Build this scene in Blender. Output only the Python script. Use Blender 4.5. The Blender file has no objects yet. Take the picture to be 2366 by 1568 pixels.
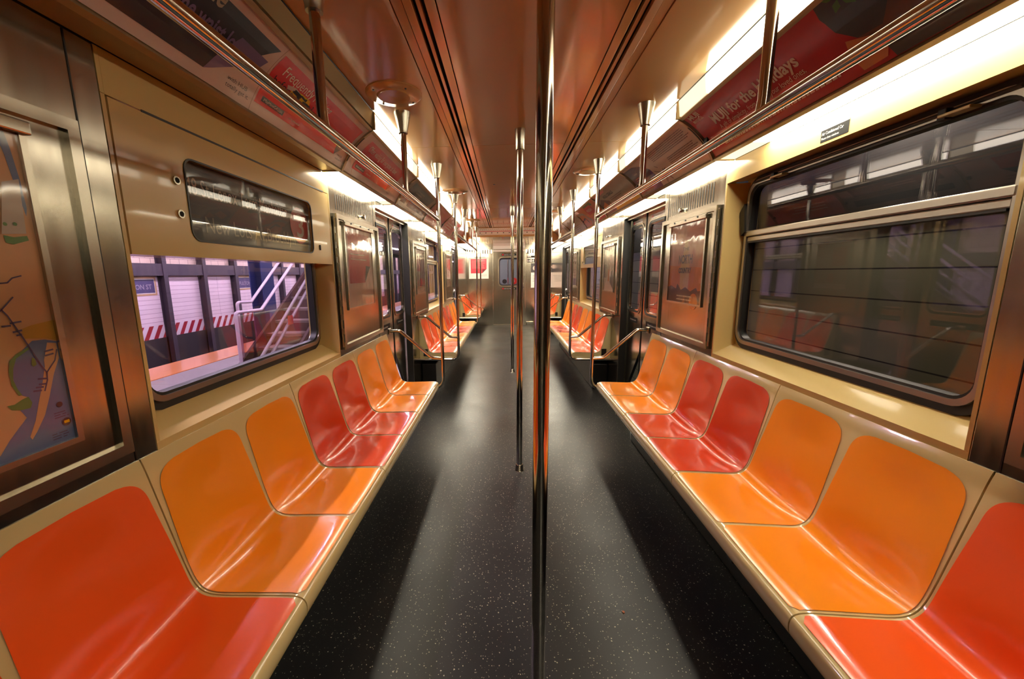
import bpy, bmesh, math, random
from mathutils import Vector, Matrix
random.seed(7)
S = bpy.context.scene
COL = S.collection

# ------------------------------------------------------------------ camera
F, PX, PY, PITCH, YAW, ROLL, CX = 893.3, 1119.5, 782.0, .1669, -.0555, .0127, -.1012
def to_cam(v):
    X, Y, Z = v
    xr = X*math.cos(YAW) - Y*math.sin(YAW); yf = X*math.sin(YAW) + Y*math.cos(YAW)
    z = yf*math.cos(PITCH) - Z*math.sin(PITCH); up = yf*math.sin(PITCH) + Z*math.cos(PITCH)
    return (xr*math.cos(ROLL) - up*math.sin(ROLL), xr*math.sin(ROLL) + up*math.cos(ROLL), z)
e = [to_cam((1, 0, 0)), to_cam((0, 1, 0)), to_cam((0, 0, 1))]
right = Vector((e[0][0], e[1][0], e[2][0])); up_ = Vector((e[0][1], e[1][1], e[2][1])); fwd = Vector((e[0][2], e[1][2], e[2][2]))
cam_data = bpy.data.cameras.new('camera')
cam = bpy.data.objects.new('camera', cam_data); COL.objects.link(cam)
M3 = Matrix((right, up_, -fwd)).transposed()
cam.matrix_world = Matrix.Translation((CX, 0, 1.5)) @ M3.to_4x4()
cam_data.sensor_width = 36; cam_data.lens = F*36/2366
cam_data.shift_x = (1183-PX)/2366; cam_data.shift_y = (PY-784)/2366
cam_data.clip_start = .02
S.camera = cam

# ------------------------------------------------------------------ world, light levels, exposure
W = bpy.data.worlds.new('world'); S.world = W; W.use_nodes = True
W.node_tree.nodes['Background'].inputs[0].default_value = (.02, .02, .025, 1)
W.node_tree.nodes['Background'].inputs[1].default_value = .15
S.view_settings.view_transform = 'Standard'; S.view_settings.look = 'None'
S.view_settings.exposure = 0.0; S.view_settings.gamma = 1
S.view_settings.use_curve_mapping = False
try:
    S.cycles.max_bounces = 10; S.cycles.transparent_max_bounces = 16; S.cycles.diffuse_bounces = 5
    S.cycles.glossy_bounces = 6; S.cycles.sample_clamp_indirect = 6; S.cycles.caustics_reflective = False
except Exception: pass
LAMP = (1.0, .92, .72)
LAMP_E = 19.0          # brightness of the lit diffusers
PLAT_E = 950.          # watts of the platform lamps

# ------------------------------------------------------------------ materials
MATS = {}
def srgb(r, g, b):
    f = lambda c: (c/255/12.92) if c/255 <= .04045 else ((c/255+.055)/1.055)**2.4
    return (f(r), f(g), f(b))
def mat(name, col, rough=.5, metal=0., coat=0., emit=None, es=0., bump=None, spec=.5, crough=.05):
    if name in MATS: return MATS[name]
    m = bpy.data.materials.new(name); m.use_nodes = True; MATS[name] = m
    nt = m.node_tree; p = nt.nodes['Principled BSDF']
    p.inputs['Base Color'].default_value = (*col, 1); p.inputs['Roughness'].default_value = rough
    p.inputs['Metallic'].default_value = metal; p.inputs['Coat Weight'].default_value = coat
    p.inputs['Coat Roughness'].default_value = crough; p.inputs['Specular IOR Level'].default_value = spec
    if emit: p.inputs['Emission Color'].default_value = (*emit, 1); p.inputs['Emission Strength'].default_value = es
    tc = nt.nodes.new('ShaderNodeTexCoord'); mp = nt.nodes.new('ShaderNodeMapping'); nz = nt.nodes.new('ShaderNodeTexNoise')
    nt.links.new(tc.outputs['Object'], mp.inputs[0]); nt.links.new(mp.outputs[0], nz.inputs['Vector'])
    if bump:                                            # (scale xyz, strength, distance)
        mp.inputs['Scale'].default_value = bump[0]; nz.inputs['Scale'].default_value = 1.0; nz.inputs['Detail'].default_value = 3
        b = nt.nodes.new('ShaderNodeBump'); b.inputs['Strength'].default_value = bump[1]; b.inputs['Distance'].default_value = bump[2]
        nt.links.new(nz.outputs[0], b.inputs['Height']); nt.links.new(b.outputs[0], p.inputs['Normal'])
    else:                                               # faint variation of the gloss
        nz.inputs['Scale'].default_value = 14
        r = nt.nodes.new('ShaderNodeMapRange'); r.inputs['To Min'].default_value = max(0, rough-.003); r.inputs['To Max'].default_value = rough+.003
        nt.links.new(nz.outputs[0], r.inputs[0]); nt.links.new(r.outputs[0], p.inputs['Roughness'])
    return m

STEEL = mat('brushed_steel', (.42, .385, .315), .2, 1.)
def streaks(m, scale, lo, hi):
    nt = m.node_tree; p = nt.nodes['Principled BSDF']
    tc = nt.nodes.new('ShaderNodeTexCoord'); mp = nt.nodes.new('ShaderNodeMapping'); nz = nt.nodes.new('ShaderNodeTexNoise')
    mp.inputs['Scale'].default_value = scale; nz.inputs['Scale'].default_value = 1
    r = nt.nodes.new('ShaderNodeMapRange'); r.inputs['To Min'].default_value = lo; r.inputs['To Max'].default_value = hi
    nt.links.new(tc.outputs['Object'], mp.inputs[0]); nt.links.new(mp.outputs[0], nz.inputs['Vector'])
    nt.links.new(nz.outputs[0], r.inputs[0]); nt.links.new(r.outputs[0], p.inputs['Roughness'])
streaks(STEEL, (40, 40, .8), .12, .24)
FRAME = mat('satin_aluminium', (.50, .46, .38), .24, 1.)
SASH = mat('dull_aluminium', (.42, .38, .33), .30, .95)
CHROME = mat('polished_steel', (.60, .56, .50), .10, 1.)
DARKST = mat('dark_steel', (.05, .047, .045), .35, .9)
CREAM = mat('cream_fibreglass', srgb(216, 188, 124), .22, 0, .5, bump=((9, 9, 9), .05, .01))
SEATC = mat('cream_seat_shell', srgb(212, 188, 132), .16, 0, .8)
CEIL = mat('beige_ceiling_laminate', srgb(214, 170, 112), .16, 0, .6, bump=((2.2, 1.2, 2), .06, .02), crough=.08)
ORANGE = mat('orange_plastic', srgb(250, 146, 26), .27, 0, .45, crough=.10)
RED = mat('red_plastic', srgb(212, 60, 18), .27, 0, .45, crough=.10)
RED_LIT = mat('red_plastic_lit', srgb(246, 92, 30), .27, 0, .45, crough=.10)  # red seats again, with the warmer light on them put into the colour
BLACK = mat('black_rubber', (.012, .011, .010), .5)
VOID = mat('unlit_black', (.004, .004, .004), .9)
GOLD = mat('bronze_trim', (.42, .31, .17), .35, .7)
RIBBED = mat('ad_rack_back', srgb(150, 130, 95), .5)
WHITE = mat('white_print', srgb(232, 226, 220), .4, 0, .5)
DIFF = mat('lit_lower_diffuser', (.9, .88, .8), .35, emit=LAMP, es=LAMP_E*1.5)
DIFFUP = mat('lit_upper_diffuser', (.9, .88, .8), .35, emit=LAMP, es=LAMP_E*.38)
DIFFEND = mat('lit_diffuser_end', (.9, .86, .7), .35, emit=(1., .86, .56), es=1.3)
OFFDIFF = mat('unlit_diffuser', srgb(150, 138, 104), .35, 0, .3)
INK = mat('black_print', (.012, .012, .014), .4, 0, .4)
def printed(name, r, g, b): return mat(name, srgb(r, g, b), .38, 0, .7, crough=.06)

def glass(name, tint, f0=.06, rough=0.):
    """clear sheet: transparent, with a mirror share that grows towards grazing view (Schlick), same from both faces"""
    m = bpy.data.materials.new(name); m.use_nodes = True; nt = m.node_tree; nt.nodes.clear()
    o = nt.nodes.new('ShaderNodeOutputMaterial'); mx = nt.nodes.new('ShaderNodeMixShader')
    t = nt.nodes.new('ShaderNodeBsdfTransparent'); g = nt.nodes.new('ShaderNodeBsdfGlossy'); lw = nt.nodes.new('ShaderNodeLayerWeight')
    lw.inputs[0].default_value = .5
    pw = nt.nodes.new('ShaderNodeMath'); pw.operation = 'POWER'; pw.inputs[1].default_value = 5
    ma = nt.nodes.new('ShaderNodeMath'); ma.operation = 'MULTIPLY_ADD'; ma.inputs[1].default_value = 1-f0; ma.inputs[2].default_value = f0
    nt.links.new(lw.outputs['Facing'], pw.inputs[0]); nt.links.new(pw.outputs[0], ma.inputs[0])
    t.inputs[0].default_value = (*tint, 1); g.inputs['Roughness'].default_value = rough
    nt.links.new(ma.outputs[0], mx.inputs[0]); nt.links.new(t.outputs[0], mx.inputs[1]); nt.links.new(g.outputs[0], mx.inputs[2])
    nt.links.new(mx.outputs[0], o.inputs[0]); return m
GLASS = glass('window_glass', (.93, .88, .95), .055)
PLASTIC = glass('clear_plastic_cover', (.97, .95, .93), .035, .06)
SIGNGLASS = glass('sign_glass', (.96, .95, .94), .03, .01)
# warped clear cover: bump on the glossy lobe
_nt = PLASTIC.node_tree; _g = [n for n in _nt.nodes if n.type == 'BSDF_GLOSSY'][0]
_n = _nt.nodes.new('ShaderNodeTexNoise'); _n.inputs['Scale'].default_value = 5; _b = _nt.nodes.new('ShaderNodeBump')
_tc = _nt.nodes.new('ShaderNodeTexCoord'); _nt.links.new(_tc.outputs['Object'], _n.inputs['Vector'])
_b.inputs['Strength'].default_value = .12; _b.inputs['Distance'].default_value = .03
_nt.links.new(_n.outputs[0], _b.inputs['Height']); _nt.links.new(_b.outputs[0], _g.inputs['Normal'])

def floor_mat():
    m = bpy.data.materials.new('speckled_black_rubber_floor'); m.use_nodes = True; nt = m.node_tree; p = nt.nodes['Principled BSDF']
    tc = nt.nodes.new('ShaderNodeTexCoord')
    p.inputs['Specular IOR Level'].default_value = .26
    prev = None
    for sc, th, seed in ((110, .13, 0), (60, .095, 5)):
        v = nt.nodes.new('ShaderNodeTexVoronoi'); v.inputs['Scale'].default_value = sc; v.inputs['Randomness'].default_value = 1
        nd = nt.nodes.new('ShaderNodeTexNoise'); nd.inputs['Scale'].default_value = 300
        va = nt.nodes.new('ShaderNodeVectorMath'); va.operation = 'MULTIPLY_ADD'
        va.inputs[1].default_value = (.006,)*3
        nt.links.new(tc.outputs['Object'], nd.inputs['Vector']); nt.links.new(nd.outputs['Color'], va.inputs[0]); nt.links.new(tc.outputs['Object'], va.inputs[2])
        nt.links.new(va.outputs[0], v.inputs['Vector'])
        wn = nt.nodes.new('ShaderNodeSeparateColor'); nt.links.new(v.outputs['Color'], wn.inputs[0])
        mul = nt.nodes.new('ShaderNodeMath'); mul.operation = 'MULTIPLY'; nt.links.new(wn.outputs[0], mul.inputs[0]); mul.inputs[1].default_value = th*2
        lt = nt.nodes.new('ShaderNodeMath'); lt.operation = 'LESS_THAN'; nt.links.new(v.outputs['Distance'], lt.inputs[0]); nt.links.new(mul.outputs[0], lt.inputs[1])
        g2 = nt.nodes.new('ShaderNodeMath'); g2.operation = 'GREATER_THAN'; nt.links.new(wn.outputs[1], g2.inputs[0]); g2.inputs[1].default_value = .45
        a = nt.nodes.new('ShaderNodeMath'); a.operation = 'MULTIPLY'; nt.links.new(lt.outputs[0], a.inputs[0]); nt.links.new(g2.outputs[0], a.inputs[1])
        if prev is None: prev = a
        else:
            mx = nt.nodes.new('ShaderNodeMath'); mx.operation = 'MAXIMUM'; nt.links.new(prev.outputs[0], mx.inputs[0]); nt.links.new(a.outputs[0], mx.inputs[1]); prev = mx
    dirt = nt.nodes.new('ShaderNodeTexNoise'); dirt.inputs['Scale'].default_value = 2.3; dirt.inputs['Detail'].default_value = 6
    nt.links.new(tc.outputs['Object'], dirt.inputs['Vector'])
    cr = nt.nodes.new('ShaderNodeMixRGB'); cr.inputs[1].default_value = (.014, .014, .016, 1); cr.inputs[2].default_value = (.026, .026, .027, 1)
    nt.links.new(dirt.outputs[0], cr.inputs[0])
    mc = nt.nodes.new('ShaderNodeMixRGB'); mc.inputs[2].default_value = (.48, .43, .32, 1)
    nt.links.new(prev.outputs[0], mc.inputs[0]); nt.links.new(cr.outputs[0], mc.inputs[1]); nt.links.new(mc.outputs[0], p.inputs['Base Color'])
    r = nt.nodes.new('ShaderNodeMapRange'); r.inputs['To Min'].default_value = .22; r.inputs['To Max'].default_value = .46
    nt.links.new(dirt.outputs[0], r.inputs[0]); nt.links.new(r.outputs[0], p.inputs['Roughness'])
    b = nt.nodes.new('ShaderNodeBump'); b.inputs['Strength'].default_value = .12; b.inputs['Distance'].default_value = .004
    n3 = nt.nodes.new('ShaderNodeTexNoise'); n3.inputs['Scale'].default_value = 30; nt.links.new(tc.outputs['Object'], n3.inputs['Vector'])
    nt.links.new(n3.outputs[0], b.inputs['Height']); nt.links.new(b.outputs[0], p.inputs['Normal'])
    return m
FLOOR = floor_mat()

def tile_mat(name, col, grout, sx, sz, rough=.3, ofs=.5):
    m = bpy.data.materials.new(name); m.use_nodes = True; nt = m.node_tree; p = nt.nodes['Principled BSDF']
    tc = nt.nodes.new('ShaderNodeTexCoord'); sp = nt.nodes.new('ShaderNodeSeparateXYZ'); cb = nt.nodes.new('ShaderNodeCombineXYZ')
    nt.links.new(tc.outputs['Object'], sp.inputs[0]); nt.links.new(sp.outputs[1], cb.inputs[0]); nt.links.new(sp.outputs[2], cb.inputs[1])
    br = nt.nodes.new('ShaderNodeTexBrick'); br.offset = ofs
    br.inputs['Color1'].default_value = (*col, 1); br.inputs['Color2'].default_value = (*[c*.93 for c in col], 1); br.inputs['Mortar'].default_value = (*grout, 1)
    br.inputs['Scale'].default_value = 1; br.inputs['Brick Width'].default_value = sx; br.inputs['Row Height'].default_value = sz
    br.inputs['Mortar Size'].default_value = .006; br.inputs['Bias'].default_value = 0
    nt.links.new(cb.outputs[0], br.inputs['Vector']); nt.links.new(br.outputs[0], p.inputs['Base Color']); p.inputs['Roughness'].default_value = rough
    return m

# ------------------------------------------------------------------ object helpers
def settle(o, label=None, cat=None, group=None, kind=None):
    if label: o['label'] = label
    if cat: o['category'] = cat
    if group: o['group'] = group
    if kind: o['kind'] = kind
    return o
def thing(name, loc, label=None, cat=None, group=None, kind=None):
    o = bpy.data.objects.new(name, None); COL.objects.link(o); o.location = loc; o.empty_display_size = .05
    o['_w'] = tuple(loc); return settle(o, label, cat, group, kind)
def put(name, bm, m, parent=None, smooth=False, label=None):
    """bm is in world coordinates; stored relative to its parent"""
    if parent is not None:
        w = Vector(parent['_w']); bmesh.ops.translate(bm, verts=bm.verts, vec=-w)
    else: w = Vector((0, 0, 0))
    bmesh.ops.recalc_face_normals(bm, faces=bm.faces) if not getattr(bm, '_keep', False) else None
    me = bpy.data.meshes.new(name); bm.to_mesh(me); bm.free(); me.materials.append(m)
    if smooth:
        for f in me.polygons: f.use_smooth = True
        if smooth != 'all':
            me.set_sharp_from_angle(angle=math.radians(40))
    o = bpy.data.objects.new(name, me); COL.objects.link(o)
    o['_w'] = tuple(w)
    if parent is not None: o.parent = parent
    if label: o['label'] = label
    return o
def struct(name, bm, m, smooth=False):
    o = put(name, bm, m, None, smooth); o['kind'] = 'structure'; return o
def copy_tree(root, loc=None, label=None):
    def rec(o, par):
        c = o.copy(); COL.objects.link(c)
        if par is not None: c.parent = par
        for ch in [x for x in COL.objects if x.parent == o]: rec(ch, c)
        return c
    r = rec(root, None)
    if loc is not None: r.location = loc; r['_w'] = tuple(loc)
    if label: r['label'] = label
    return r

WHERE = {-1: 'left', 1: 'right'}
ORD = 'first second third fourth fifth sixth seventh eighth ninth tenth eleventh twelfth thirteenth fourteenth fifteenth sixteenth seventeenth eighteenth nineteenth twentieth'.split()
ORD += ['twenty-'+w for w in ORD[:9]] + ['thirtieth'] + ['thirty-'+w for w in ORD[:9]]
def nb(): return bmesh.new()
def box(bm, x0, x1, y0, y1, z0, z1, bev=0., seg=2):
    x0, x1 = sorted((x0, x1)); y0, y1 = sorted((y0, y1)); z0, z1 = sorted((z0, z1))
    r = bmesh.ops.create_cube(bm, size=1)
    for v in r['verts']: v.co = Vector(((x0+x1)/2+v.co.x*(x1-x0), (y0+y1)/2+v.co.y*(y1-y0), (z0+z1)/2+v.co.z*(z1-z0)))
    if bev > 0:
        es = list({e for v in r['verts'] for e in v.link_edges})
        bmesh.ops.bevel(bm, geom=es, offset=bev, segments=seg, affect='EDGES', profile=.5)
    return bm
def bx(*a, **k): return box(nb(), *a, **k)
def prism(bm, pts, axis, a, b):
    """closed outline pts (2D) extruded along axis from a to b; axis 'y': pts are (x,z); 'x': (y,z); 'z': (x,y)"""
    def P(p, t):
        return {'y': (p[0], t, p[1]), 'x': (t, p[0], p[1]), 'z': (p[0], p[1], t)}[axis]
    A = [bm.verts.new(P(p, a)) for p in pts]; B = [bm.verts.new(P(p, b)) for p in pts]
    n = len(pts)
    bm.faces.new(A); bm.faces.new(B[::-1])
    for i in range(n): bm.faces.new((A[i], B[i], B[(i+1) % n], A[(i+1) % n]))
    return bm
def fillet(pts, r, seg=6):
    """round the inner points of a 3D polyline"""
    pts = [Vector(p) for p in pts]; out = [pts[0]]
    for i in range(1, len(pts)-1):
        a, b, c = pts[i-1], pts[i], pts[i+1]
        d1 = (a-b).normalized(); d2 = (c-b).normalized(); ang = d1.angle(d2)
        rr = r if not isinstance(r, (list, tuple)) else r[i-1]
        t = min(rr/math.tan(ang/2), (a-b).length*.49, (c-b).length*.49)
        p1 = b+d1*t; p2 = b+d2*t
        for k in range(seg+1):
            s = k/seg; out.append(p1*(1-s)**2 + b*2*s*(1-s) + p2*s*s)
    out.append(pts[-1]); return out
def tube(bm, path, r, n=16, caps=True):
    path = [Vector(p) for p in path]; rings = []
    up = Vector((0, 0, 1)); prev = None
    for i, p in enumerate(path):
        d = ((path[min(i+1, len(path)-1)] - path[max(i-1, 0)])).normalized()
        if prev is None:
            a = d.orthogonal().normalized()
        else:
            a = (prev - d*prev.dot(d)).normalized()
        prev = a; b = d.cross(a)
        rr = r[i] if isinstance(r, (list, tuple)) else r
        rings.append([bm.verts.new(p+(a*math.cos(2*math.pi*k/n)+b*math.sin(2*math.pi*k/n))*rr) for k in range(n)])
    for A, B in zip(rings, rings[1:]):
        for k in range(n): bm.faces.new((A[k], A[(k+1) % n], B[(k+1) % n], B[k]))
    if caps: bm.faces.new(rings[0][::-1]); bm.faces.new(rings[-1])
    return bm
def rrect(y0, y1, z0, z1, r, seg=7):
    pts = []
    for cy, cz, a in ((y1-r, z1-r, 0), (y0+r, z1-r, 90), (y0+r, z0+r, 180), (y1-r, z0+r, 270)):
        for k in range(seg+1):
            t = math.radians(a+90*k/seg); pts.append((cy+r*math.cos(t), cz+r*math.sin(t)))
    return pts
def ring(bm, outer, inner, x0, x1, axis='x'):
    """flat ring between two outlines with the same count, thick from x0 to x1"""
    def P(p, t): return (t, p[0], p[1]) if axis == 'x' else (p[0], t, p[1])
    n = len(outer); L = [[bm.verts.new(P(p, t)) for p in o] for o in (outer, inner) for t in (x0, x1)]
    oa, ob, ia, ib = L
    for i in range(n):
        j = (i+1) % n
        bm.faces.new((oa[i], oa[j], ia[j], ia[i])); bm.faces.new((ob[i], ob[j], ib[j], ib[i]))
        bm.faces.new((oa[i], oa[j], ob[j], ob[i])); bm.faces.new((ia[i], ia[j], ib[j], ib[i]))
    return bm
def plate_with_hole(bm, y0, y1, z0, z1, hole, x0, x1, axis='x'):
    """rectangle minus a convex-ish outline: built as a ring whose outer outline follows the rectangle"""
    cy = sum(p[0] for p in hole)/len(hole); cz = sum(p[1] for p in hole)/len(hole); outer = []
    for p in hole:
        d = (p[0]-cy, p[1]-cz); t = min(((y1-cy)/d[0] if d[0] > 0 else (y0-cy)/d[0]) if abs(d[0]) > 1e-9 else 1e9,
                                        ((z1-cz)/d[1] if d[1] > 0 else (z0-cz)/d[1]) if abs(d[1]) > 1e-9 else 1e9)
        outer.append([cy+d[0]*t, cz+d[1]*t])
    for c in ((y0, z0), (y1, z0), (y1, z1), (y0, z1)):       # snap the nearest outline point to each corner
        k = min(range(len(outer)), key=lambda i: (outer[i][0]-c[0])**2+(outer[i][1]-c[1])**2); outer[k] = list(c)
    return ring(bm, outer, hole, x0, x1, axis)

# ---- printed matter: flat (u, w) shapes carried onto a surface
FONT_CACHE = {}
def text_bm(s, size, align='LEFT', sx=1., bold=.0, shear=0.):
    cu = bpy.data.curves.new('t', 'FONT'); cu.body = s; cu.size = size; cu.align_x = align; cu.offset = bold; cu.shear = shear
    cu.resolution_u = 3
    o = bpy.data.objects.new('t', cu); COL.objects.link(o)
    dg = bpy.context.evaluated_depsgraph_get(); dg.update()
    me = bpy.data.meshes.new_from_object(o.evaluated_get(dg))
    bm = bmesh.new(); bm.from_mesh(me)
    bpy.data.objects.remove(o); bpy.data.curves.remove(cu); bpy.data.meshes.remove(me)
    for v in bm.verts: v.co.x *= sx
    return bm
def poly_bm(*polys):
    bm = nb()
    for pts in polys: bm.faces.new([bm.verts.new((p[0], p[1], 0)) for p in pts])
    return bm
def rect(u0, u1, w0, w1): return [(u0, w0), (u1, w0), (u1, w1), (u0, w1)]
def disc(cu, cw, r, n=24, ry=None): return [(cu+r*math.cos(2*math.pi*k/n), cw+(ry or r)*math.sin(2*math.pi*k/n)) for k in range(n)]
def stroke(pts, wd):
    out = []
    for a, b in zip(pts, pts[1:]):
        d = Vector((b[0]-a[0], b[1]-a[1])); d.normalize(); n = Vector((-d.y, d.x))*wd/2; ext = d*wd*.3
        out.append([(a[0]+n.x-ext.x, a[1]+n.y-ext.y), (a[0]-n.x-ext.x, a[1]-n.y-ext.y), (b[0]-n.x+ext.x, b[1]-n.y+ext.y), (b[0]+n.x+ext.x, b[1]+n.y+ext.y)])
    return out
def carry(bm, mapper, off, du=0, dw=0, step=0, thick=.0):
    for v in bm.verts: v.co.x += du; v.co.y += dw
    if step:
        ws = [v.co.y for v in bm.verts]; w = math.ceil(min(ws)/step)*step
        while w < max(ws):
            bmesh.ops.bisect_plane(bm, geom=bm.verts[:]+bm.edges[:]+bm.faces[:], plane_co=(0, w, 0), plane_no=(0, 1, 0)); w += step
    for v in bm.verts: v.co = Vector(mapper(v.co.x, v.co.y, off))
    return bm

# cove profile (quarter cove that carries the cards)
AC = (.66888, 1.93234); AR = .46583; A0, A1 = math.radians(62.3576), math.radians(24.4304); AL = AR*(A0-A1)
def arc_pt(v, off=0): a = A0+(A1-A0)*v; return (AC[0]+(AR-off)*math.cos(a), AC[1]+(AR-off)*math.sin(a))
def W_(v): return (1-v)*AL
def arc_map(s, Y0, Y1):
    def f(u, w, off):
        x, z = arc_pt(1-w/AL, off); y = Y0+u if s < 0 else Y1-u
        return (s*x, y, z)
    return f
def wall_map(s, X, Ya, Za):
    """u to the reader's right, w up, from the lower left corner as read"""
    def f(u, w, off): return (s*(X-off), (Ya+u) if s < 0 else (Ya-u), Za+w)
    return f
def end_map(Y, Xa, Za):
    def f(u, w, off): return (Xa+u, Y-off, Za+w)
    return f
def strip(bm, mapper, pts, off0=0, step=0): return carry(poly_bm(*pts), mapper, off0, step=step)
def blocks(name, m, parent, mapper, polys, off, step=0, label=None):
    return put(name, carry(poly_bm(*polys), mapper, off, step=step), m, parent, label=label)
def letters(name, s, size, m, parent, mapper, u, w, off, step=0, sx=1., align='LEFT', bold=0., shear=0., label=None):
    return put(name, carry(text_bm(s, size, align, sx, bold, shear), mapper, off, u, w, step), m, parent, label=label)
def lines(name, m, parent, mapper, u0, u1, w1, n, dw, th, off, step=0, jit=.25, seed=1):
    """rows of small print too small to read, as broken strokes"""
    rnd = random.Random(seed); P = []
    for i in range(n):
        u = u0; e = u1-rnd.random()*jit*(u1-u0)
        while u < e:
            l = .008+.02*rnd.random(); P.append(rect(u, min(u+l, e), w1-i*dw-th, w1-i*dw)); u += l+.004
    return blocks(name, m, parent, mapper, P, off, step)

# ------------------------------------------------------------------ large structure
CZ = 2.447; WX = 1.21; YB = -3.2; YE = 11.25
struct('floor', bx(-1.34, 1.34, YB, YE+.1, -.05, 0), FLOOR)
# ceiling: flat panels with seams, two slotted air ducts
def ceiling():
    t = thing('ceiling', (0, 3, CZ), kind='structure')
    seams = [YB, .6, 3.1, 5.6, 8.4]
    for a, b in zip(seams, seams[1:]):
        put('ceiling_panel', bx(-.342, .342, a+.002, b-.002, CZ, CZ+.02, bev=.002), CEIL, t)
        for s in (-1, 1):
            put('ceiling_panel', bx(s*.506, s*.875, a+.002, b-.002, CZ, CZ+.02, bev=.002), CEIL, t)
    for s in (-1, 1):
        for x0, x1, dz in ((.346, .384, .0), (.400, .416, .004), (.430, .462, 0), (.465, .503, .004)):
            put('air_duct_rail', bx(s*x0, s*x1, YB, 8.4, CZ-.002+dz, CZ+.02, bev=.002), CEIL, t)
    put('duct_void', bx(-1.3, 1.3, YB, 8.45, CZ+.05, CZ+.06), VOID, t)
    put('duct_void', bx(-1.35, 1.35, 8.4, YE+.1, CZ+.05, CZ+.06), VOID, t)
    put('lower_ceiling', bx(-1.25, 1.25, 8.4, YE, 2.262, 2.28), CEIL, t)
    put('ceiling_step', bx(-.87, .87, 8.385, 8.41, 2.255, CZ, bev=.006), CEIL, t)
    for s in (-1, 1): put('ceiling_step', bx(s*.87, s*1.25, 8.36, 8.41, 2.13, CZ, bev=.006), CEIL, t)
    d = [(-.22, 4.4, .012), (.05, 4.1, .009), (-.1, 6.4, .02)]
    for x, y, r in d[:2]: put('screw', tube(nb(), [(x, y, CZ), (x, y, CZ-.004)], r, 12), DARKST, t)
ceiling()

SIDE_BAYS = [('steel', YB, 1.10), ('win', 1.10, 2.49), ('steel', 2.49, 3.385), ('door', 3.385, 4.50), ('steel', 4.50, 5.48),
             ('win', 5.48, 6.95), ('steel', 6.95, 8.08), ('door', 8.08, 9.18), ('steel', 9.18, YE)]
def side_wall(s):
    t = thing('wall_left' if s < 0 else 'wall_right', (s*1.25, 4, 0), kind='structure')
    for k, a, b in SIDE_BAYS:
        if k == 'steel':
            put('steel_panel', bx(s*WX, s*1.27, a+.001, b-.001, 0, 2.123, bev=.003), STEEL, t)
            put('seam_strip', bx(s*(WX-.002), s*WX, b-.075, b-.072, .96, 2.12), DARKST, t)
        elif k == 'win':
            bm = nb()
            box(bm, s*WX, s*1.30, a, b, 0, .93)                                     # below the sill
            prism(bm, [(s*WX, .93), (s*WX, .983), (s*1.325, 1.047), (s*1.36, 1.047), (s*1.36, .93)], 'y', a, b)
            prism(bm, [(s*WX, 2.123), (s*WX, 2.005), (s*1.325, 2.02), (s*1.36, 2.02), (s*1.36, 2.123)], 'y', a, b)
            prism(bm, [(s*WX, a-.0), (s*WX, a+.012), (s*1.36, a+.03), (s*1.36, a)], 'z', .984, 2.004)
            prism(bm, [(s*WX, b), (s*WX, b-.012), (s*1.36, b-.03), (s*1.36, b)], 'z', .984, 2.004)
            put('window_surround', bm, CREAM, t)
            hole = rrect(a+.075, b-.065, 1.066, 2.0, .085)
            put('outer_skin', plate_with_hole(nb(), a, b, 1.0, 2.06, hole, s*1.335, s*1.375), CREAM, t)
        else:
            put('door_header', bx(s*WX, s*1.30, a, b, 2.065, 2.123, bev=.004), STEEL, t)
            put('door_track', bx(s*1.235, s*1.36, a, b, 2.045, 2.064), STEEL, t)
            put('door_post', bx(s*(WX+.003), s*1.285, b-.004, b+.004, 0, 2.064), BLACK, t)
            put('door_post', bx(s*(WX+.003), s*1.285, a-.004, a+.004, 0, 2.064), BLACK, t)
            put('sill_plate', bx(s*1.20, s*1.36, a, b, -.002, .006), FRAME, t)
    # heater case under the benches
        put('outer_shell', bx(s*1.38, s*1.39, YB, 1.1, 0, 2.5), VOID, t)
    put('roof_edge', bx(s*1.21, s*1.39, YB, YE, 2.124, 2.5), VOID, t)
    return t
for s in (-1, 1): side_wall(s)
struct('wall_back', bx(-1.3, 1.3, YB-.05, YB, 0, 2.5), STEEL)

for s in (-1, 1):
    for a, b, nm in ((.22, 3.36, 'closest to the viewer'), (4.92, 8.06, 'past the first doors'), (9.5, 11.2, 'by the end wall')):
        settle(put('heater_case', bx(s*1.02, s*1.205, a, b, 0, .335, bev=.01), DARKST), 'long dark metal heater case under the %s bench %s' % (WHERE[s], nm), 'heater', 'heater cases under the benches')
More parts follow.
